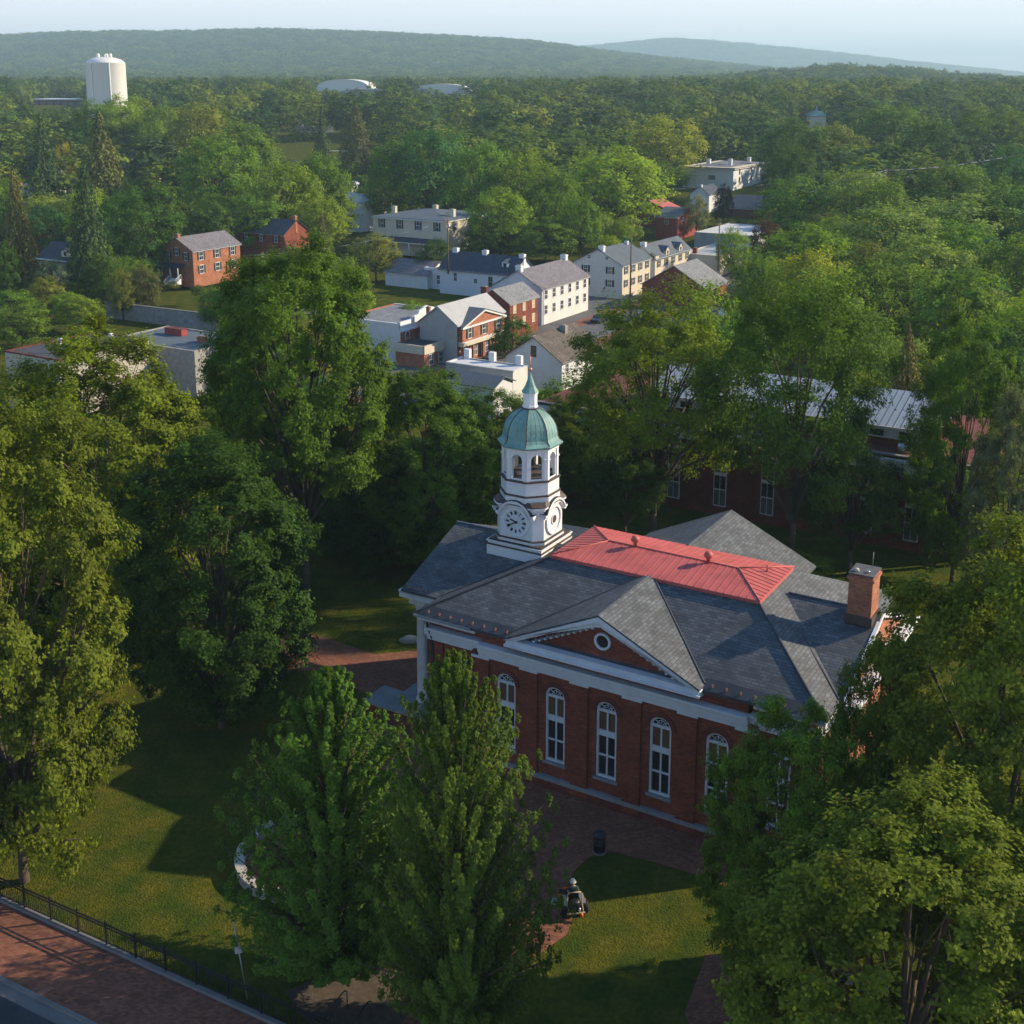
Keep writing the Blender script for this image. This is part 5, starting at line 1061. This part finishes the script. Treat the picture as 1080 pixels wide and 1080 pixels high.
def make_broad(seed, nl, nc, lf, size, zc=.58, rz=.40, zlow=.16, lob=.17, loose=1.0, hz=.22, droop=0, A=1.35, zs=1.75):
    """unit tree: height 1, crown radius about .5; nl boughs, nc twigs on each, lf leaves on each twig"""
    rg = np.random.default_rng(seed); tips = []; Ps = []; Os = []
    g = math.pi*(3-math.sqrt(5))
    for i in range(nl):
        f = (i+.5)/nl; z = 1-zs*f; a = g*i+rg.uniform(-.35, .35); rr = math.sqrt(max(0, 1-z*z)); k = rg.uniform(.60, .86)
        c = np.array([.5*rr*k*math.cos(a), .5*rr*k*math.sin(a), zc+rz*z*k]); c[2] = max(c[2], zlow+lob*.5); tips.append(c)
        R_ = lob*rg.uniform(.72, 1.22)
        d = rg.normal(0, 1, (nc, 3)); out = c-np.array([0, 0, zc-.1]); out /= np.linalg.norm(out)+1e-9; d += out*.75; d[:, 2] += .25; d /= np.linalg.norm(d, axis=1)[:, None]
        tw = c+d*R_*rg.uniform(.45, 1.08, (nc, 1))*np.array([1.12, 1.12, .85*1.25/A])
        cr = R_*.34*loose
        for t, dd in zip(tw, d):
            e = rg.normal(0, 1, (lf, 3))*np.array([1, 1, .62/A]); e *= cr*.62; e += dd*rg.uniform(-.6, .8, (lf, 1))*cr; e[:, 2] -= droop*np.abs(rg.normal(0, 1, lf))*cr
            Ps.append(t+e); Os.append(np.repeat((dd*.7+out*.4)[None], lf, 0))
    P = np.concatenate(Ps); O = np.concatenate(Os); co = leaves(P*np.array([1, 1, A]), O, size, rg)/np.array([1, 1, A]); F = np.arange(len(co)).reshape(-1, 4)
    co = co.reshape(-1, 3); mz = np.percentile(co[:, 2], 99.7); co[:, 2] *= 1.0/mz
    b = MB(); r0 = .022; limbs(b, [tuple(t) for t in tips if True][:: (1 if nl < 40 else 2)], hz, r0, random.Random(seed), 6 if nc > 10 else 4)
    return fast_mesh('crown', co, F, 'leaves'), b.data('trunk')
def make_pointed(seed, nb, lf, size):
    """upright tree of many steep leafy shoots around a leader (unit height, radius about .5)"""
    rg = np.random.default_rng(seed); Ps = []; Os = []; tips = []
    for i in range(nb):
        f = ((i+.5)/nb)**1.15; zt = .14+.84*f; a = i*2.39996+rg.uniform(-.3, .3)
        L_ = np.interp(zt, [.12, .25, .42, .60, .75, .88, .97], [.30, .44, .50, .44, .34, .21, .06])*rg.uniform(.5, 1.1)
        tip = np.array([math.cos(a)*L_, math.sin(a)*L_, zt]); base = np.array([math.cos(a)*L_*.12, math.sin(a)*L_*.12, max(.07, zt-.06-L_*.62)]); tips.append(tip)
        out = tip-base; out /= np.linalg.norm(out); hor = np.array([math.cos(a), math.sin(a), .45])
        for s_ in np.linspace(.35, 1.0, 6):
            p = base+(tip-base)*s_; m_ = int(lf*(.6+.4*s_)); r_ = .034*(1.25-.80*s_)*(.6+.7*L_/.5)
            e = rg.normal(0, 1, (m_, 3)); e /= np.linalg.norm(e, axis=1)[:, None]+1e-9; e *= (rg.uniform(.2, 1, m_)**.5*r_)[:, None]; e[:, 2] *= .95
            Os.append(e/r_*.5+hor*.75); Ps.append(p+e)
    P = np.concatenate(Ps); O = np.concatenate(Os); co = leaves(P*np.array([1, 1, 1.65]), O, size, rg, .35, .7)/np.array([1, 1, 1.65]); b = MB(); b.tube((0, 0, -.02), (0, 0, .25), .024, .02, 'bark', 8); b.tube((0, 0, .25), (0, 0, .95), .02, .003, 'bark', 6)
    for t in tips[::2]: b.tube((0, 0, max(.12, t[2]-.3)), tuple(t), .006, .001, 'bark', 4)
    return fast_mesh('crown', co, np.arange(len(co)).reshape(-1, 4), 'leaves'), b.data('trunk')
def make_conifer(seed, tiers, per, lf, size, droop=.35, z0=.1):
    rg = np.random.default_rng(seed); Ps = []; Os = []; b = MB(); b.tube((0, 0, -.02), (0, 0, .98), .022, .003, 'bark', 6)
    for t in range(tiers):
        f = t/(tiers-1); z = z0+(.97-z0)*f; L_ = .5*(1-f)**.85+.02; n = max(4, int(per*(1-f*.6)))
        for k in range(n):
            a = 6.283*k/n+rg.uniform(-.25, .25)+t; L2 = L_*rg.uniform(.72, 1.1); out = np.array([math.cos(a), math.sin(a), 0]); side = np.array([-out[1], out[0], 0])
            m_ = max(4, int(lf*(L2/.5)+3)); s_ = rg.uniform(.15, 1.0, m_)**.8; p = out*L2*s_[:, None]; p[:, 2] = z-droop*L2*s_**1.4*.5+rg.normal(0, .008, m_); p += side*rg.normal(0, 1, m_)[:, None]*L2*.13*(1.15-s_)[:, None]
            p[:, 2] -= np.abs(rg.normal(0, .012, m_)); Ps.append(p); Os.append(np.repeat((out*.4)[None], m_, 0))
            if k % 2 == 0 and per > 6: b.tube((0, 0, z), (out[0]*L2*.8, out[1]*L2*.8, z-droop*L2*.35), .004, .001, 'bark', 3)
    P = np.concatenate(Ps); O = np.concatenate(Os); co = leaves(P, O, size, rg, .8, .5); return fast_mesh('crown', co, np.arange(len(co)).reshape(-1, 4), 'needles'), b.data('trunk')
PR = {}
PR['hero'] = [make_broad(11, 70, 26, 74, .0135, lob=.086, loose=.74, zlow=.1, A=1.55), make_broad(12, 62, 28, 74, .014, lob=.094, zc=.56, rz=.42, loose=.74, zlow=.1, A=1.55), make_broad(13, 74, 25, 74, .0135, lob=.086, zlow=.06, zc=.52, rz=.46, hz=.14, loose=.74, A=1.55)]
PR['hero_low'] = [make_broad(21, 88, 24, 70, .0145, lob=.09, zlow=.0, zc=.47, rz=.5, hz=.08, loose=.76, A=1.55, zs=1.97), make_broad(22, 80, 25, 72, .0145, lob=.096, zlow=.0, zc=.47, rz=.5, hz=.08, loose=.76, A=1.55, zs=1.97)]
PR['airy'] = [make_broad(31, 40, 20, 66, .0165, lob=.115, loose=.85, zlow=.2, A=1.55), make_broad(32, 36, 22, 66, .0165, lob=.12, loose=.85, zlow=.22, A=1.55)]
PR['point'] = [make_pointed(41, 420, 52, .0135), make_pointed(42, 440, 50, .0135)]
PR['mid'] = [make_broad(50+i, 30, 13, 26, .034, lob=.145, zlow=.1+.02*i) for i in range(5)]
PR['mid_low'] = [make_broad(60+i, 34, 13, 26, .036, lob=.15, zlow=.04, zc=.5, rz=.46) for i in range(3)]
PR['far'] = [make_broad(70+i, 26, 9, 20, .048, lob=.155) for i in range(4)]
PR['conifer'] = [make_conifer(80, 30, 18, 46, .034), make_conifer(81, 28, 17, 44, .036, .5)]
PR['conifer_far'] = [make_conifer(82, 16, 9, 12, .05)]
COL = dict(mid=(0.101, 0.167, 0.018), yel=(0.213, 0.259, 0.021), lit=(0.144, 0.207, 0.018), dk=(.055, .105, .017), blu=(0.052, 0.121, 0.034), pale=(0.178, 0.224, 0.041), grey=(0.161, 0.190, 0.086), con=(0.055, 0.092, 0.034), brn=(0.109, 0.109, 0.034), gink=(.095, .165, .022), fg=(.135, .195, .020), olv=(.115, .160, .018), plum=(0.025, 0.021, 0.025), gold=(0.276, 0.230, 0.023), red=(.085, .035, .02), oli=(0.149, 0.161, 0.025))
TREES = []; _rt = random.Random(5)
TL = []
def tree(px, ytop, wpx, Y, kind, col, label, name='broadleaf_tree', group=None, ztop=None, g=None, yoff=0):
    """a tree whose crown is centred on column px and tops out at ytop, standing Y metres off"""
    if Y is None:   # find the distance at which the top is ztop metres up
        d = ray(px, ytop); Y = min((CH-ztop)/(-d[2])*d[1] if d[2] < -.002 else 1e9, np.interp(ytop, [100, 130, 160, 200], [540, 470, 400, 1e9]))
    p = atY(px, ytop, Y); gg = gz(p[0], p[1]) if g is None else g; H = p[2]-gg; F = Y*_c-(p[2]-H*.45-CH)*_s; W = wpx*F/F0
    x = (px-CX)/F0*F
    place(x, Y, gg, H, W, kind, col, label, name, group)
def place(x, Y, gg, H, W, kind, col, label, name='broadleaf_tree', group=None):
    cr, tr = PR[kind][len(TREES) % len(PR[kind])]
    t = thing(name, label, 'tree', (x, Y, gg), 0, group)
    o = bpy.data.objects.new('crown', cr); S.collection.objects.link(o); o.parent = t; o2 = bpy.data.objects.new('trunk', tr); S.collection.objects.link(o2); o2.parent = t
    rz = _rt.uniform(0, 6.28); sx, sy = W*_rt.uniform(.95, 1.05), W*_rt.uniform(.9, 1.05)
    for q in (o, o2): q.scale = (sx, sy, H); q.rotation_euler = (0, 0, rz)
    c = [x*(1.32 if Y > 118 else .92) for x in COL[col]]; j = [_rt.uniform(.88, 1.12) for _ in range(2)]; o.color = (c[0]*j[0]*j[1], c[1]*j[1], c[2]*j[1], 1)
    TREES.append((x, Y, W/2, H, gg)); return t
# the big foreground trees, left to right
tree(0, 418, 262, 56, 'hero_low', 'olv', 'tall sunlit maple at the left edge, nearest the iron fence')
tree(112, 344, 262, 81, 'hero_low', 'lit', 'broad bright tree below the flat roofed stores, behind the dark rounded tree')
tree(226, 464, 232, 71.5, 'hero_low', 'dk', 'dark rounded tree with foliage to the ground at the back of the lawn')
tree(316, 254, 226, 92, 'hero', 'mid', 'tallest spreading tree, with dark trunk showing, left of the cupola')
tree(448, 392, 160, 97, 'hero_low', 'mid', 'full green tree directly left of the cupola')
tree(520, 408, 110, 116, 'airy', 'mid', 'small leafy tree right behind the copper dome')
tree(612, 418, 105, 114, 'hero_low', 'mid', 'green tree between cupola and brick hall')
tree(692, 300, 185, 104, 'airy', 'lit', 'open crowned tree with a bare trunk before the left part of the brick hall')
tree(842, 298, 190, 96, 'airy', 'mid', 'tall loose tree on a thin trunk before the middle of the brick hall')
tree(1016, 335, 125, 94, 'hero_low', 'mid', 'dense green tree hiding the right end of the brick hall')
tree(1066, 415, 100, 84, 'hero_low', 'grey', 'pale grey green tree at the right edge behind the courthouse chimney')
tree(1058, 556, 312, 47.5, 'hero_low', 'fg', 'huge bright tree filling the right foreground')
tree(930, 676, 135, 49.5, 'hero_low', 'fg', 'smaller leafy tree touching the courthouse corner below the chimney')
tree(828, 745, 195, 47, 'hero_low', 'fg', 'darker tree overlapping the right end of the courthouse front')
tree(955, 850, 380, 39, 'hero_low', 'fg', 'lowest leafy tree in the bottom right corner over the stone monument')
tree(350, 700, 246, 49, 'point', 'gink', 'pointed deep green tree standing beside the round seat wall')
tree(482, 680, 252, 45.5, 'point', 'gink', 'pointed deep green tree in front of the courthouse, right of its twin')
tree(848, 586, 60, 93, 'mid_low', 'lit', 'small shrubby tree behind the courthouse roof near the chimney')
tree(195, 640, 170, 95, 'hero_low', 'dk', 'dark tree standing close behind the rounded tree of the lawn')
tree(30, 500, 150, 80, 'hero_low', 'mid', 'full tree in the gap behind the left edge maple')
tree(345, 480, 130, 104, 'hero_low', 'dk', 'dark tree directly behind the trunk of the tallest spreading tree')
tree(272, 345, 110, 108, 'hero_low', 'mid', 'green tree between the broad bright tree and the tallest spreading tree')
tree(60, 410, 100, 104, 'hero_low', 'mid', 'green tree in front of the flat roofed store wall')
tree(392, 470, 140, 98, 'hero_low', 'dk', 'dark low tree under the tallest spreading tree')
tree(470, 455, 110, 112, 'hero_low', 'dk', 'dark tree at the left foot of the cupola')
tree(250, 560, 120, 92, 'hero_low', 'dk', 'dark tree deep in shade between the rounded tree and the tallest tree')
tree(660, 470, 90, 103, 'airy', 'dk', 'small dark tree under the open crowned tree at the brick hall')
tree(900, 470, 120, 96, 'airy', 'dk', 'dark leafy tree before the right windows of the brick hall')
# middle distance, placed one by one
MID = [  # px
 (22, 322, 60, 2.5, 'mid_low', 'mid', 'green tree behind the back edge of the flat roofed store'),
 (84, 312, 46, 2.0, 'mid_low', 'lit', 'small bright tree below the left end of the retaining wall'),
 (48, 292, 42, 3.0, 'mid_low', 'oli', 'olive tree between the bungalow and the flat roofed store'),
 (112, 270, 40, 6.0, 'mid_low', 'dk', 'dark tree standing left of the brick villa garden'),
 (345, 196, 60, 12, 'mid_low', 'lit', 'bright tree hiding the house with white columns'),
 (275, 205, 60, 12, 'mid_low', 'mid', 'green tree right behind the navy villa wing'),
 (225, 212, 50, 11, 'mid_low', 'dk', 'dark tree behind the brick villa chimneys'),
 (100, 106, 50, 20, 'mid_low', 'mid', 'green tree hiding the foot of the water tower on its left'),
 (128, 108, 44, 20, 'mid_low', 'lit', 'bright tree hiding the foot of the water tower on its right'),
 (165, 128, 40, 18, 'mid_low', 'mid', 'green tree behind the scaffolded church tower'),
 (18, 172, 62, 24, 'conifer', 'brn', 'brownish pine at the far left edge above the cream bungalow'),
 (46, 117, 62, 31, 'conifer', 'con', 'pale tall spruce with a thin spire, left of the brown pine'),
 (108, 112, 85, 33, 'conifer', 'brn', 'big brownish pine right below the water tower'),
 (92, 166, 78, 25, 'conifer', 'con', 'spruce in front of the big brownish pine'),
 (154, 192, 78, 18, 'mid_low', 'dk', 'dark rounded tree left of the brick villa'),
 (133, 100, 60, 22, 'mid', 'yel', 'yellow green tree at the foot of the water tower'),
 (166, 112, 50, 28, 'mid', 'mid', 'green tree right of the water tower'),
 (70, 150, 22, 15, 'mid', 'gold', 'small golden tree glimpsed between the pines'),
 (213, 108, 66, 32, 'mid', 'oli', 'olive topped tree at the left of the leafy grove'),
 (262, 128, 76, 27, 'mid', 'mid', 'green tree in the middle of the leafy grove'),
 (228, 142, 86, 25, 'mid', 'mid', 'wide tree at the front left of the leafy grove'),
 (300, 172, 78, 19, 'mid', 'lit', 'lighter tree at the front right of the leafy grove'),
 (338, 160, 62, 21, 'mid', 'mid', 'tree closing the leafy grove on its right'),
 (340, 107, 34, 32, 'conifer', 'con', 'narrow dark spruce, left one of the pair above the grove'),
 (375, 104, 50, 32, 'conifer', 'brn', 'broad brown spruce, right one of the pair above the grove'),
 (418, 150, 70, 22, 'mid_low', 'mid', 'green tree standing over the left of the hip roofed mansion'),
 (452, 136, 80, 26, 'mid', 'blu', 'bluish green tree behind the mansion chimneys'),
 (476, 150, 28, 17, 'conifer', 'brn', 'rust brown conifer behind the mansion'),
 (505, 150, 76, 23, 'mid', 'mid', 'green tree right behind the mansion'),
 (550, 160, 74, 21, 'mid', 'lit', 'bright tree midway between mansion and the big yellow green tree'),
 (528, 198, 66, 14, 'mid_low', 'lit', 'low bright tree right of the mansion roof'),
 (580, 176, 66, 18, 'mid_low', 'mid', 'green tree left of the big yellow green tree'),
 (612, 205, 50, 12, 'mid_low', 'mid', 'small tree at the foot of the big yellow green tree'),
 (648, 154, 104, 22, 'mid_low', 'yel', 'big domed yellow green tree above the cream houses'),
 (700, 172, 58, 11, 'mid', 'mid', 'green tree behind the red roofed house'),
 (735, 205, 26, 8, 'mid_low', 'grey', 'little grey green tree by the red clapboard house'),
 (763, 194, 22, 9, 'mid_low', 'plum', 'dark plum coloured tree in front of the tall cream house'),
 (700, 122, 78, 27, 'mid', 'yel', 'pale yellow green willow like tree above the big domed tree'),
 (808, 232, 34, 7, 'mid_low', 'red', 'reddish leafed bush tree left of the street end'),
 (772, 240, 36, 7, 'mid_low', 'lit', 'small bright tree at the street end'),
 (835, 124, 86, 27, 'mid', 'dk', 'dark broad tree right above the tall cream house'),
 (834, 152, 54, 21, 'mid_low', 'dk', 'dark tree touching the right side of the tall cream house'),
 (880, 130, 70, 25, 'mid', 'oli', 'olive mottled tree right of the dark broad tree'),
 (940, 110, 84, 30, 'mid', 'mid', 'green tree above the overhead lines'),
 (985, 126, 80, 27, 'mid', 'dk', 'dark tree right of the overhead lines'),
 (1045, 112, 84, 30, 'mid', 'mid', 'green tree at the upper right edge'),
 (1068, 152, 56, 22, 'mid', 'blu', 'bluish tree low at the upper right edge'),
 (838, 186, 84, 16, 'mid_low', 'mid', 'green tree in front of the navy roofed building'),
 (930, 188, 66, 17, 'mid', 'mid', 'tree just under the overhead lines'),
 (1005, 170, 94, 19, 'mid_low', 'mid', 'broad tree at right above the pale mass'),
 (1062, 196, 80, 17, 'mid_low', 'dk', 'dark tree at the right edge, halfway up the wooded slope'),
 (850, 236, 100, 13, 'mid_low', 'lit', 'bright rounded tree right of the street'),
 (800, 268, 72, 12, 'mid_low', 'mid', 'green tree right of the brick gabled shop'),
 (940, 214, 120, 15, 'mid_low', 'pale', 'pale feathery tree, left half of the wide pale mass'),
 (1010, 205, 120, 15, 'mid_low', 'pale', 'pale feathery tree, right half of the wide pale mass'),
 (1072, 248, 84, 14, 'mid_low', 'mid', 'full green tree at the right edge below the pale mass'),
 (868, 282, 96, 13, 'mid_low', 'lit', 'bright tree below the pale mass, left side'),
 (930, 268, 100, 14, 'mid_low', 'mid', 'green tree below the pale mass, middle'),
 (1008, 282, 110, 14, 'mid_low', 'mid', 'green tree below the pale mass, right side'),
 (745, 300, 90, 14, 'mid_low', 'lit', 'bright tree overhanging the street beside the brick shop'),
 (775, 330, 90, 13, 'mid_low', 'mid', 'tree behind the left end of the brick hall roof'),
 (905, 330, 100, 13, 'mid_low', 'mid', 'tree directly behind the metal hall roof'),
 (1060, 330, 100, 15, 'mid_low', 'dk', 'dark tree at the right edge level with the hall roof'),
 (655, 360, 60, 9, 'mid_low', 'mid', 'small tree right of the white cottage'),
 (540, 333, 48, 3.2, 'mid_low', 'dk', 'dark bushy tree between brick rowhouse and white cottage'),
 (396, 246, 52, 6, 'mid_low', 'oli', 'olive tree left of the mansion porch'),
 (305, 262, 100, 11, 'mid_low', 'mid', 'green tree right of the brick villa wing'),
 (365, 272, 60, 9, 'mid_low', 'lit', 'bright tree right of the tallest spreading tree top'),
 (56, 274, 44, 5, 'mid_low', 'grey', 'pale feathery tree right of the cream bungalow'),
 (6, 255, 30, 9, 'mid_low', 'dk', 'dark tree at the left edge by the cream bungalow'),
 (14, 306, 56, 3, 'mid_low', 'mid', 'green shrubby tree below the cream bungalow'),
 (128, 283, 30, 5, 'mid_low', 'oli', 'small olive tree left of the white porch'),
 (152, 278, 32, 5.5, 'mid_low', 'brn', 'small brownish tree nearest the white porch'),
 (98, 250, 50, 9, 'mid_low', 'mid', 'green tree between bungalow and brick villa'),
 (232, 300, 46, 4, 'mid_low', 'mid', 'low green tree in front of the brick villa'),
 (436, 318, 40, 2.5, 'mid_low', 'lit', 'small bright tree in front of the purple roofed cottage'),
 (460, 252, 46, 5, 'mid_low', 'dk', 'dark tree between the mansion and the navy roofed house'),
 (515, 232, 60, 6, 'mid_low', 'dk', 'dark tree right of the mansion, behind the navy roof'),
 (575, 228, 70, 7, 'mid_low', 'mid', 'green tree behind the long white house'),
 (255, 330, 60, 7, 'mid_low', 'mid', 'green tree right of the stone retaining wall'),
 (590, 400, 70, 9, 'mid_low', 'mid', 'small tree right of the copper finial'),
]
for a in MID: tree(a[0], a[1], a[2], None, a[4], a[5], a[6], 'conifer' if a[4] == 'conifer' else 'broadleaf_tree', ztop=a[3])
# the rest of the wood between and behind the houses
KEEP = [(385, 195, 560, 300, 400), (395, 255, 640, 400, 300), (610, 240, 790, 400, 300), (680, 195, 845, 262, 420), (724, 148, 804, 206, 520), (170, 220, 320, 320, 300), (0, 250, 95, 300, 300), (0, 335, 235, 430, 220), (85, 45, 135, 106, 600), (136, 135, 170, 198, 420), (338, 82, 386, 92, 1100), (436, 86, 494, 95, 1130), (34, 101, 86, 109, 1080), (846, 104, 876, 124, 720), (322, 148, 396, 154, 860), (1050, 130, 1070, 156, 700), (375, 228, 402, 250, 400), (262, 156, 372, 163, 640)]
def free(x, Y, W, H, gg):
    for (fx, fy, fr) in FOOT:
        if (x-fx)**2+(Y-fy)**2 < (fr*.85+W*.33)**2: return False
    cx_, yt = proj(x, Y, gg+H); yb = proj(x, Y, gg)[1]; hw = W/2*F0/Y
    for (a, b_, c, d, Yd) in KEEP:
        if Y < Yd and cx_+hw*1.02 > a and cx_-hw*1.02 < c and yt < d and yb > b_: return False
    return True
def region(px, y):
    if px < 190: return 'left side of the town'
    if px < 420: return 'leafy grove beyond the brick villa'
    if px < 700: return 'wood behind the mansion'
    return 'wooded slope on the right'
rs = random.Random(77); cnt = 0; rgn = ''; pts = [(t[0], t[1], t[2]) for t in TREES]; FORE = []
cols = ['mid', 'mid', 'mid', 'lit', 'lit', 'dk', 'dk', 'blu', 'oli', 'yel', 'pale']
tone = dict(mid='mid green', lit='bright green', dk='dark green', blu='bluish green', oli='olive', yel='yellow green', pale='pale green', con='dark', brn='brownish')
cand = []
for k in range(9000):
    Y = math.sqrt(rs.uniform(128**2, 560**2)); a = rs.uniform(-.47, .47); cand.append((Y, a*Y))
cand.sort()
for Y, x in cand:
    if cnt >= 215: break
    H = rs.uniform(13, 23) if rs.random() > .25 else rs.uniform(6, 11); W = H*rs.uniform(.72, 1.0); gg = gz(x, Y)
    px, yt = proj(x, Y, gg+H)
    if px < -60 or px > 1140: continue
    if any((x-q[0])**2+(Y-q[1])**2 < (q[2]*.62+W*.42)**2 for q in pts): continue
    if not free(x, Y, W, H, gg): continue
    con = rs.random() < .1; c = rs.choice(['con', 'brn']) if con else rs.choice(cols); kd = ('conifer' if Y < 330 else 'conifer_far') if con else ('mid' if Y < 330 else 'far')
    if con: W *= .6
    nm = 'conifer' if con else 'broadleaf_tree'; rgn = region(px, yt); w1 = 'conifer' if con else 'broadleaf tree'
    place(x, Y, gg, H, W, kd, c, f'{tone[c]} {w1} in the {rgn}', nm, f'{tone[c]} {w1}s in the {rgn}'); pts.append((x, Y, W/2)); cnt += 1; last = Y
print('scattered', cnt, 'to', last, 'trees', len(TREES))
# shrubs along buildings and gardens
def shrub(px, py, z, r, col, label):
    p = at(px, py, z); cr, tr = PR['mid_low'][len(TREES) % 3]; o = bpy.data.objects.new('shrub', cr); S.collection.objects.link(o); o.location = (p[0], p[1], z-.1*r); o.scale = (2*r, 2*r, 1.5*r); o.rotation_euler = (0, 0, px); o.color = (*COL[col], 1); tag(o, label, 'shrub'); TREES.append((0, 0, 0, 0, 0))
for a in ((521, 372, TZ, 1.3, 'dk', 'clipped dark shrub at the post office entrance'), (210, 312, -3, 1.6, 'mid', 'shrub just above the stone retaining wall'), (182, 306, -3, 1.4, 'oli', 'shrub at the foot of the white porch stairs'), (75, 318, -3, 3, 'lit', 'bright shrub patch left of the retaining wall'), (104, 306, -3, 2.6, 'mid', 'green shrub at the left end of the retaining wall'), (470, 272, TZ, 1.8, 'dk', 'dark shrub in the mansion garden'), (555, 392, -3, 1.5, 'mid', 'shrub below the white cottage gable')): shrub(*a)
# ------------------------------------------------------------------ far woods, one mass
def far_woods():
    col = bpy.data.collections.new('woods_source')
    for i in range(3):
        cr, _t = make_broad(90+i, 20, 6, 14, .078, lob=.17); cr.materials.clear(); cr.materials.append(MATS['forest_leaves']); o = bpy.data.objects.new('leaf_mass', cr); col.objects.link(o)
    cr, _t = make_conifer(95, 10, 7, 6, .1); cr.materials.clear(); cr.materials.append(MATS['forest_leaves']); o = bpy.data.objects.new('leaf_mass', cr); o.scale = (.6, .6, 1); col.objects.link(o)
    rg = np.random.default_rng(3); P = []; Sc = []; Rt = []; rr = random.Random(9)
    def add(Y, x, H, W):
        gg = gz(x, Y)
        if not free(x, Y, W, H, gg): return
        P.append((x, Y, gg-.5)); Sc.append((W, W, H)); Rt.append((0, 0, rr.uniform(0, 6.28)))
    near = [(q[0], q[1], q[2]) for q in pts if q[1] > last-60]
    Y = 215.0
    while Y < 12500:
        st = 15 if Y < 900 else 17 if Y < 1700 else 21 if Y < 3000 else 28 if Y < 5400 else 60
        hw = Y*.46+20; x = -hw
        while x < hw:
            xx = x+rr.uniform(-.45, .45)*st; YY = Y+rr.uniform(-.45, .45)*st; s_ = max(1, st/15)
            H = rr.uniform(12, 25)*(1 if Y < 1500 else .92+.08*s_); W = H*rr.uniform(.75, 1.15)*(s_ if s_ > 1 else 1)
            if rr.random() > .05:
                if YY > last-8: add(YY, xx, H, W)
                elif all((xx-q[0])**2+(YY-q[1])**2 > (q[2]*.75+W*.35)**2 for q in pts): add(YY, xx, H*.72, W*.8)
            x += st
        Y += st*.92
    me = bpy.data.meshes.new('woods'); me.from_pydata(P, [], [])
    for nme, arr in (('sc', Sc), ('rt', Rt)):
        a = me.attributes.new(nme, 'FLOAT_VECTOR', 'POINT'); a.data.foreach_set('vector', np.array(arr, dtype=np.float32).ravel())
    ob = bpy.data.objects.new('woods', me); S.collection.objects.link(ob); ob['kind'] = 'stuff'; ob['label'] = 'unbroken far woods covering the plain and the ridges'
    ng = bpy.data.node_groups.new('woods', 'GeometryNodeTree'); ng.interface.new_socket('Geometry', in_out='INPUT', socket_type='NodeSocketGeometry'); ng.interface.new_socket('Geometry', in_out='OUTPUT', socket_type='NodeSocketGeometry')
    n = ng.nodes; l = ng.links; gi = n.new('NodeGroupInput'); go = n.new('NodeGroupOutput'); ip = n.new('GeometryNodeInstanceOnPoints'); ci = n.new('GeometryNodeCollectionInfo')
    ci.inputs['Collection'].default_value = col; ci.inputs['Separate Children'].default_value = True; ci.inputs['Reset Children'].default_value = True
    ip.inputs['Pick Instance'].default_value = True; l.new(gi.outputs[0], ip.inputs['Points']); l.new(ci.outputs[0], ip.inputs['Instance'])
    for nme, sock in (('sc', 'Scale'), ('rt', 'Rotation')):
        na = n.new('GeometryNodeInputNamedAttribute'); na.data_type = 'FLOAT_VECTOR'; na.inputs['Name'].default_value = nme; l.new(na.outputs['Attribute'], ip.inputs[sock])
    ri = n.new('FunctionNodeRandomValue'); ri.data_type = 'INT'; [setattr(s_, 'default_value', v_) for s_, v_ in zip([s for s in ri.inputs if s.enabled and s.type == 'INT'][:2], (0, 3))]
    l.new([s for s in ri.outputs if s.enabled][0], ip.inputs['Instance Index']); l.new(ip.outputs[0], go.inputs[0])
    ob.modifiers.new('woods', 'NODES').node_group = ng; print('woods', len(P))
far_woods()
# ------------------------------------------------------------------ air
def haze():
    b = MB(); b.box(-11500, 11500, -60, 16500, -12, 430, 'lawn_grass'); me = b.data('haze'); me.materials.clear()
    m = bpy.data.materials.new('haze_air'); m.use_nodes = True; n = m.node_tree.nodes; n.remove(n['Principled BSDF']); v = n.new('ShaderNodeVolumePrincipled')
    v.inputs['Color'].default_value = (.60, .87, 1.0, 1); v.inputs['Density'].default_value = 1.35e-4; v.inputs['Anisotropy'].default_value = .1
    m.node_tree.links.new(v.outputs[0], n['Material Output'].inputs['Volume']); me.materials.append(m)
    o = bpy.data.objects.new('haze', me); S.collection.objects.link(o); o['kind'] = 'stuff'
haze()
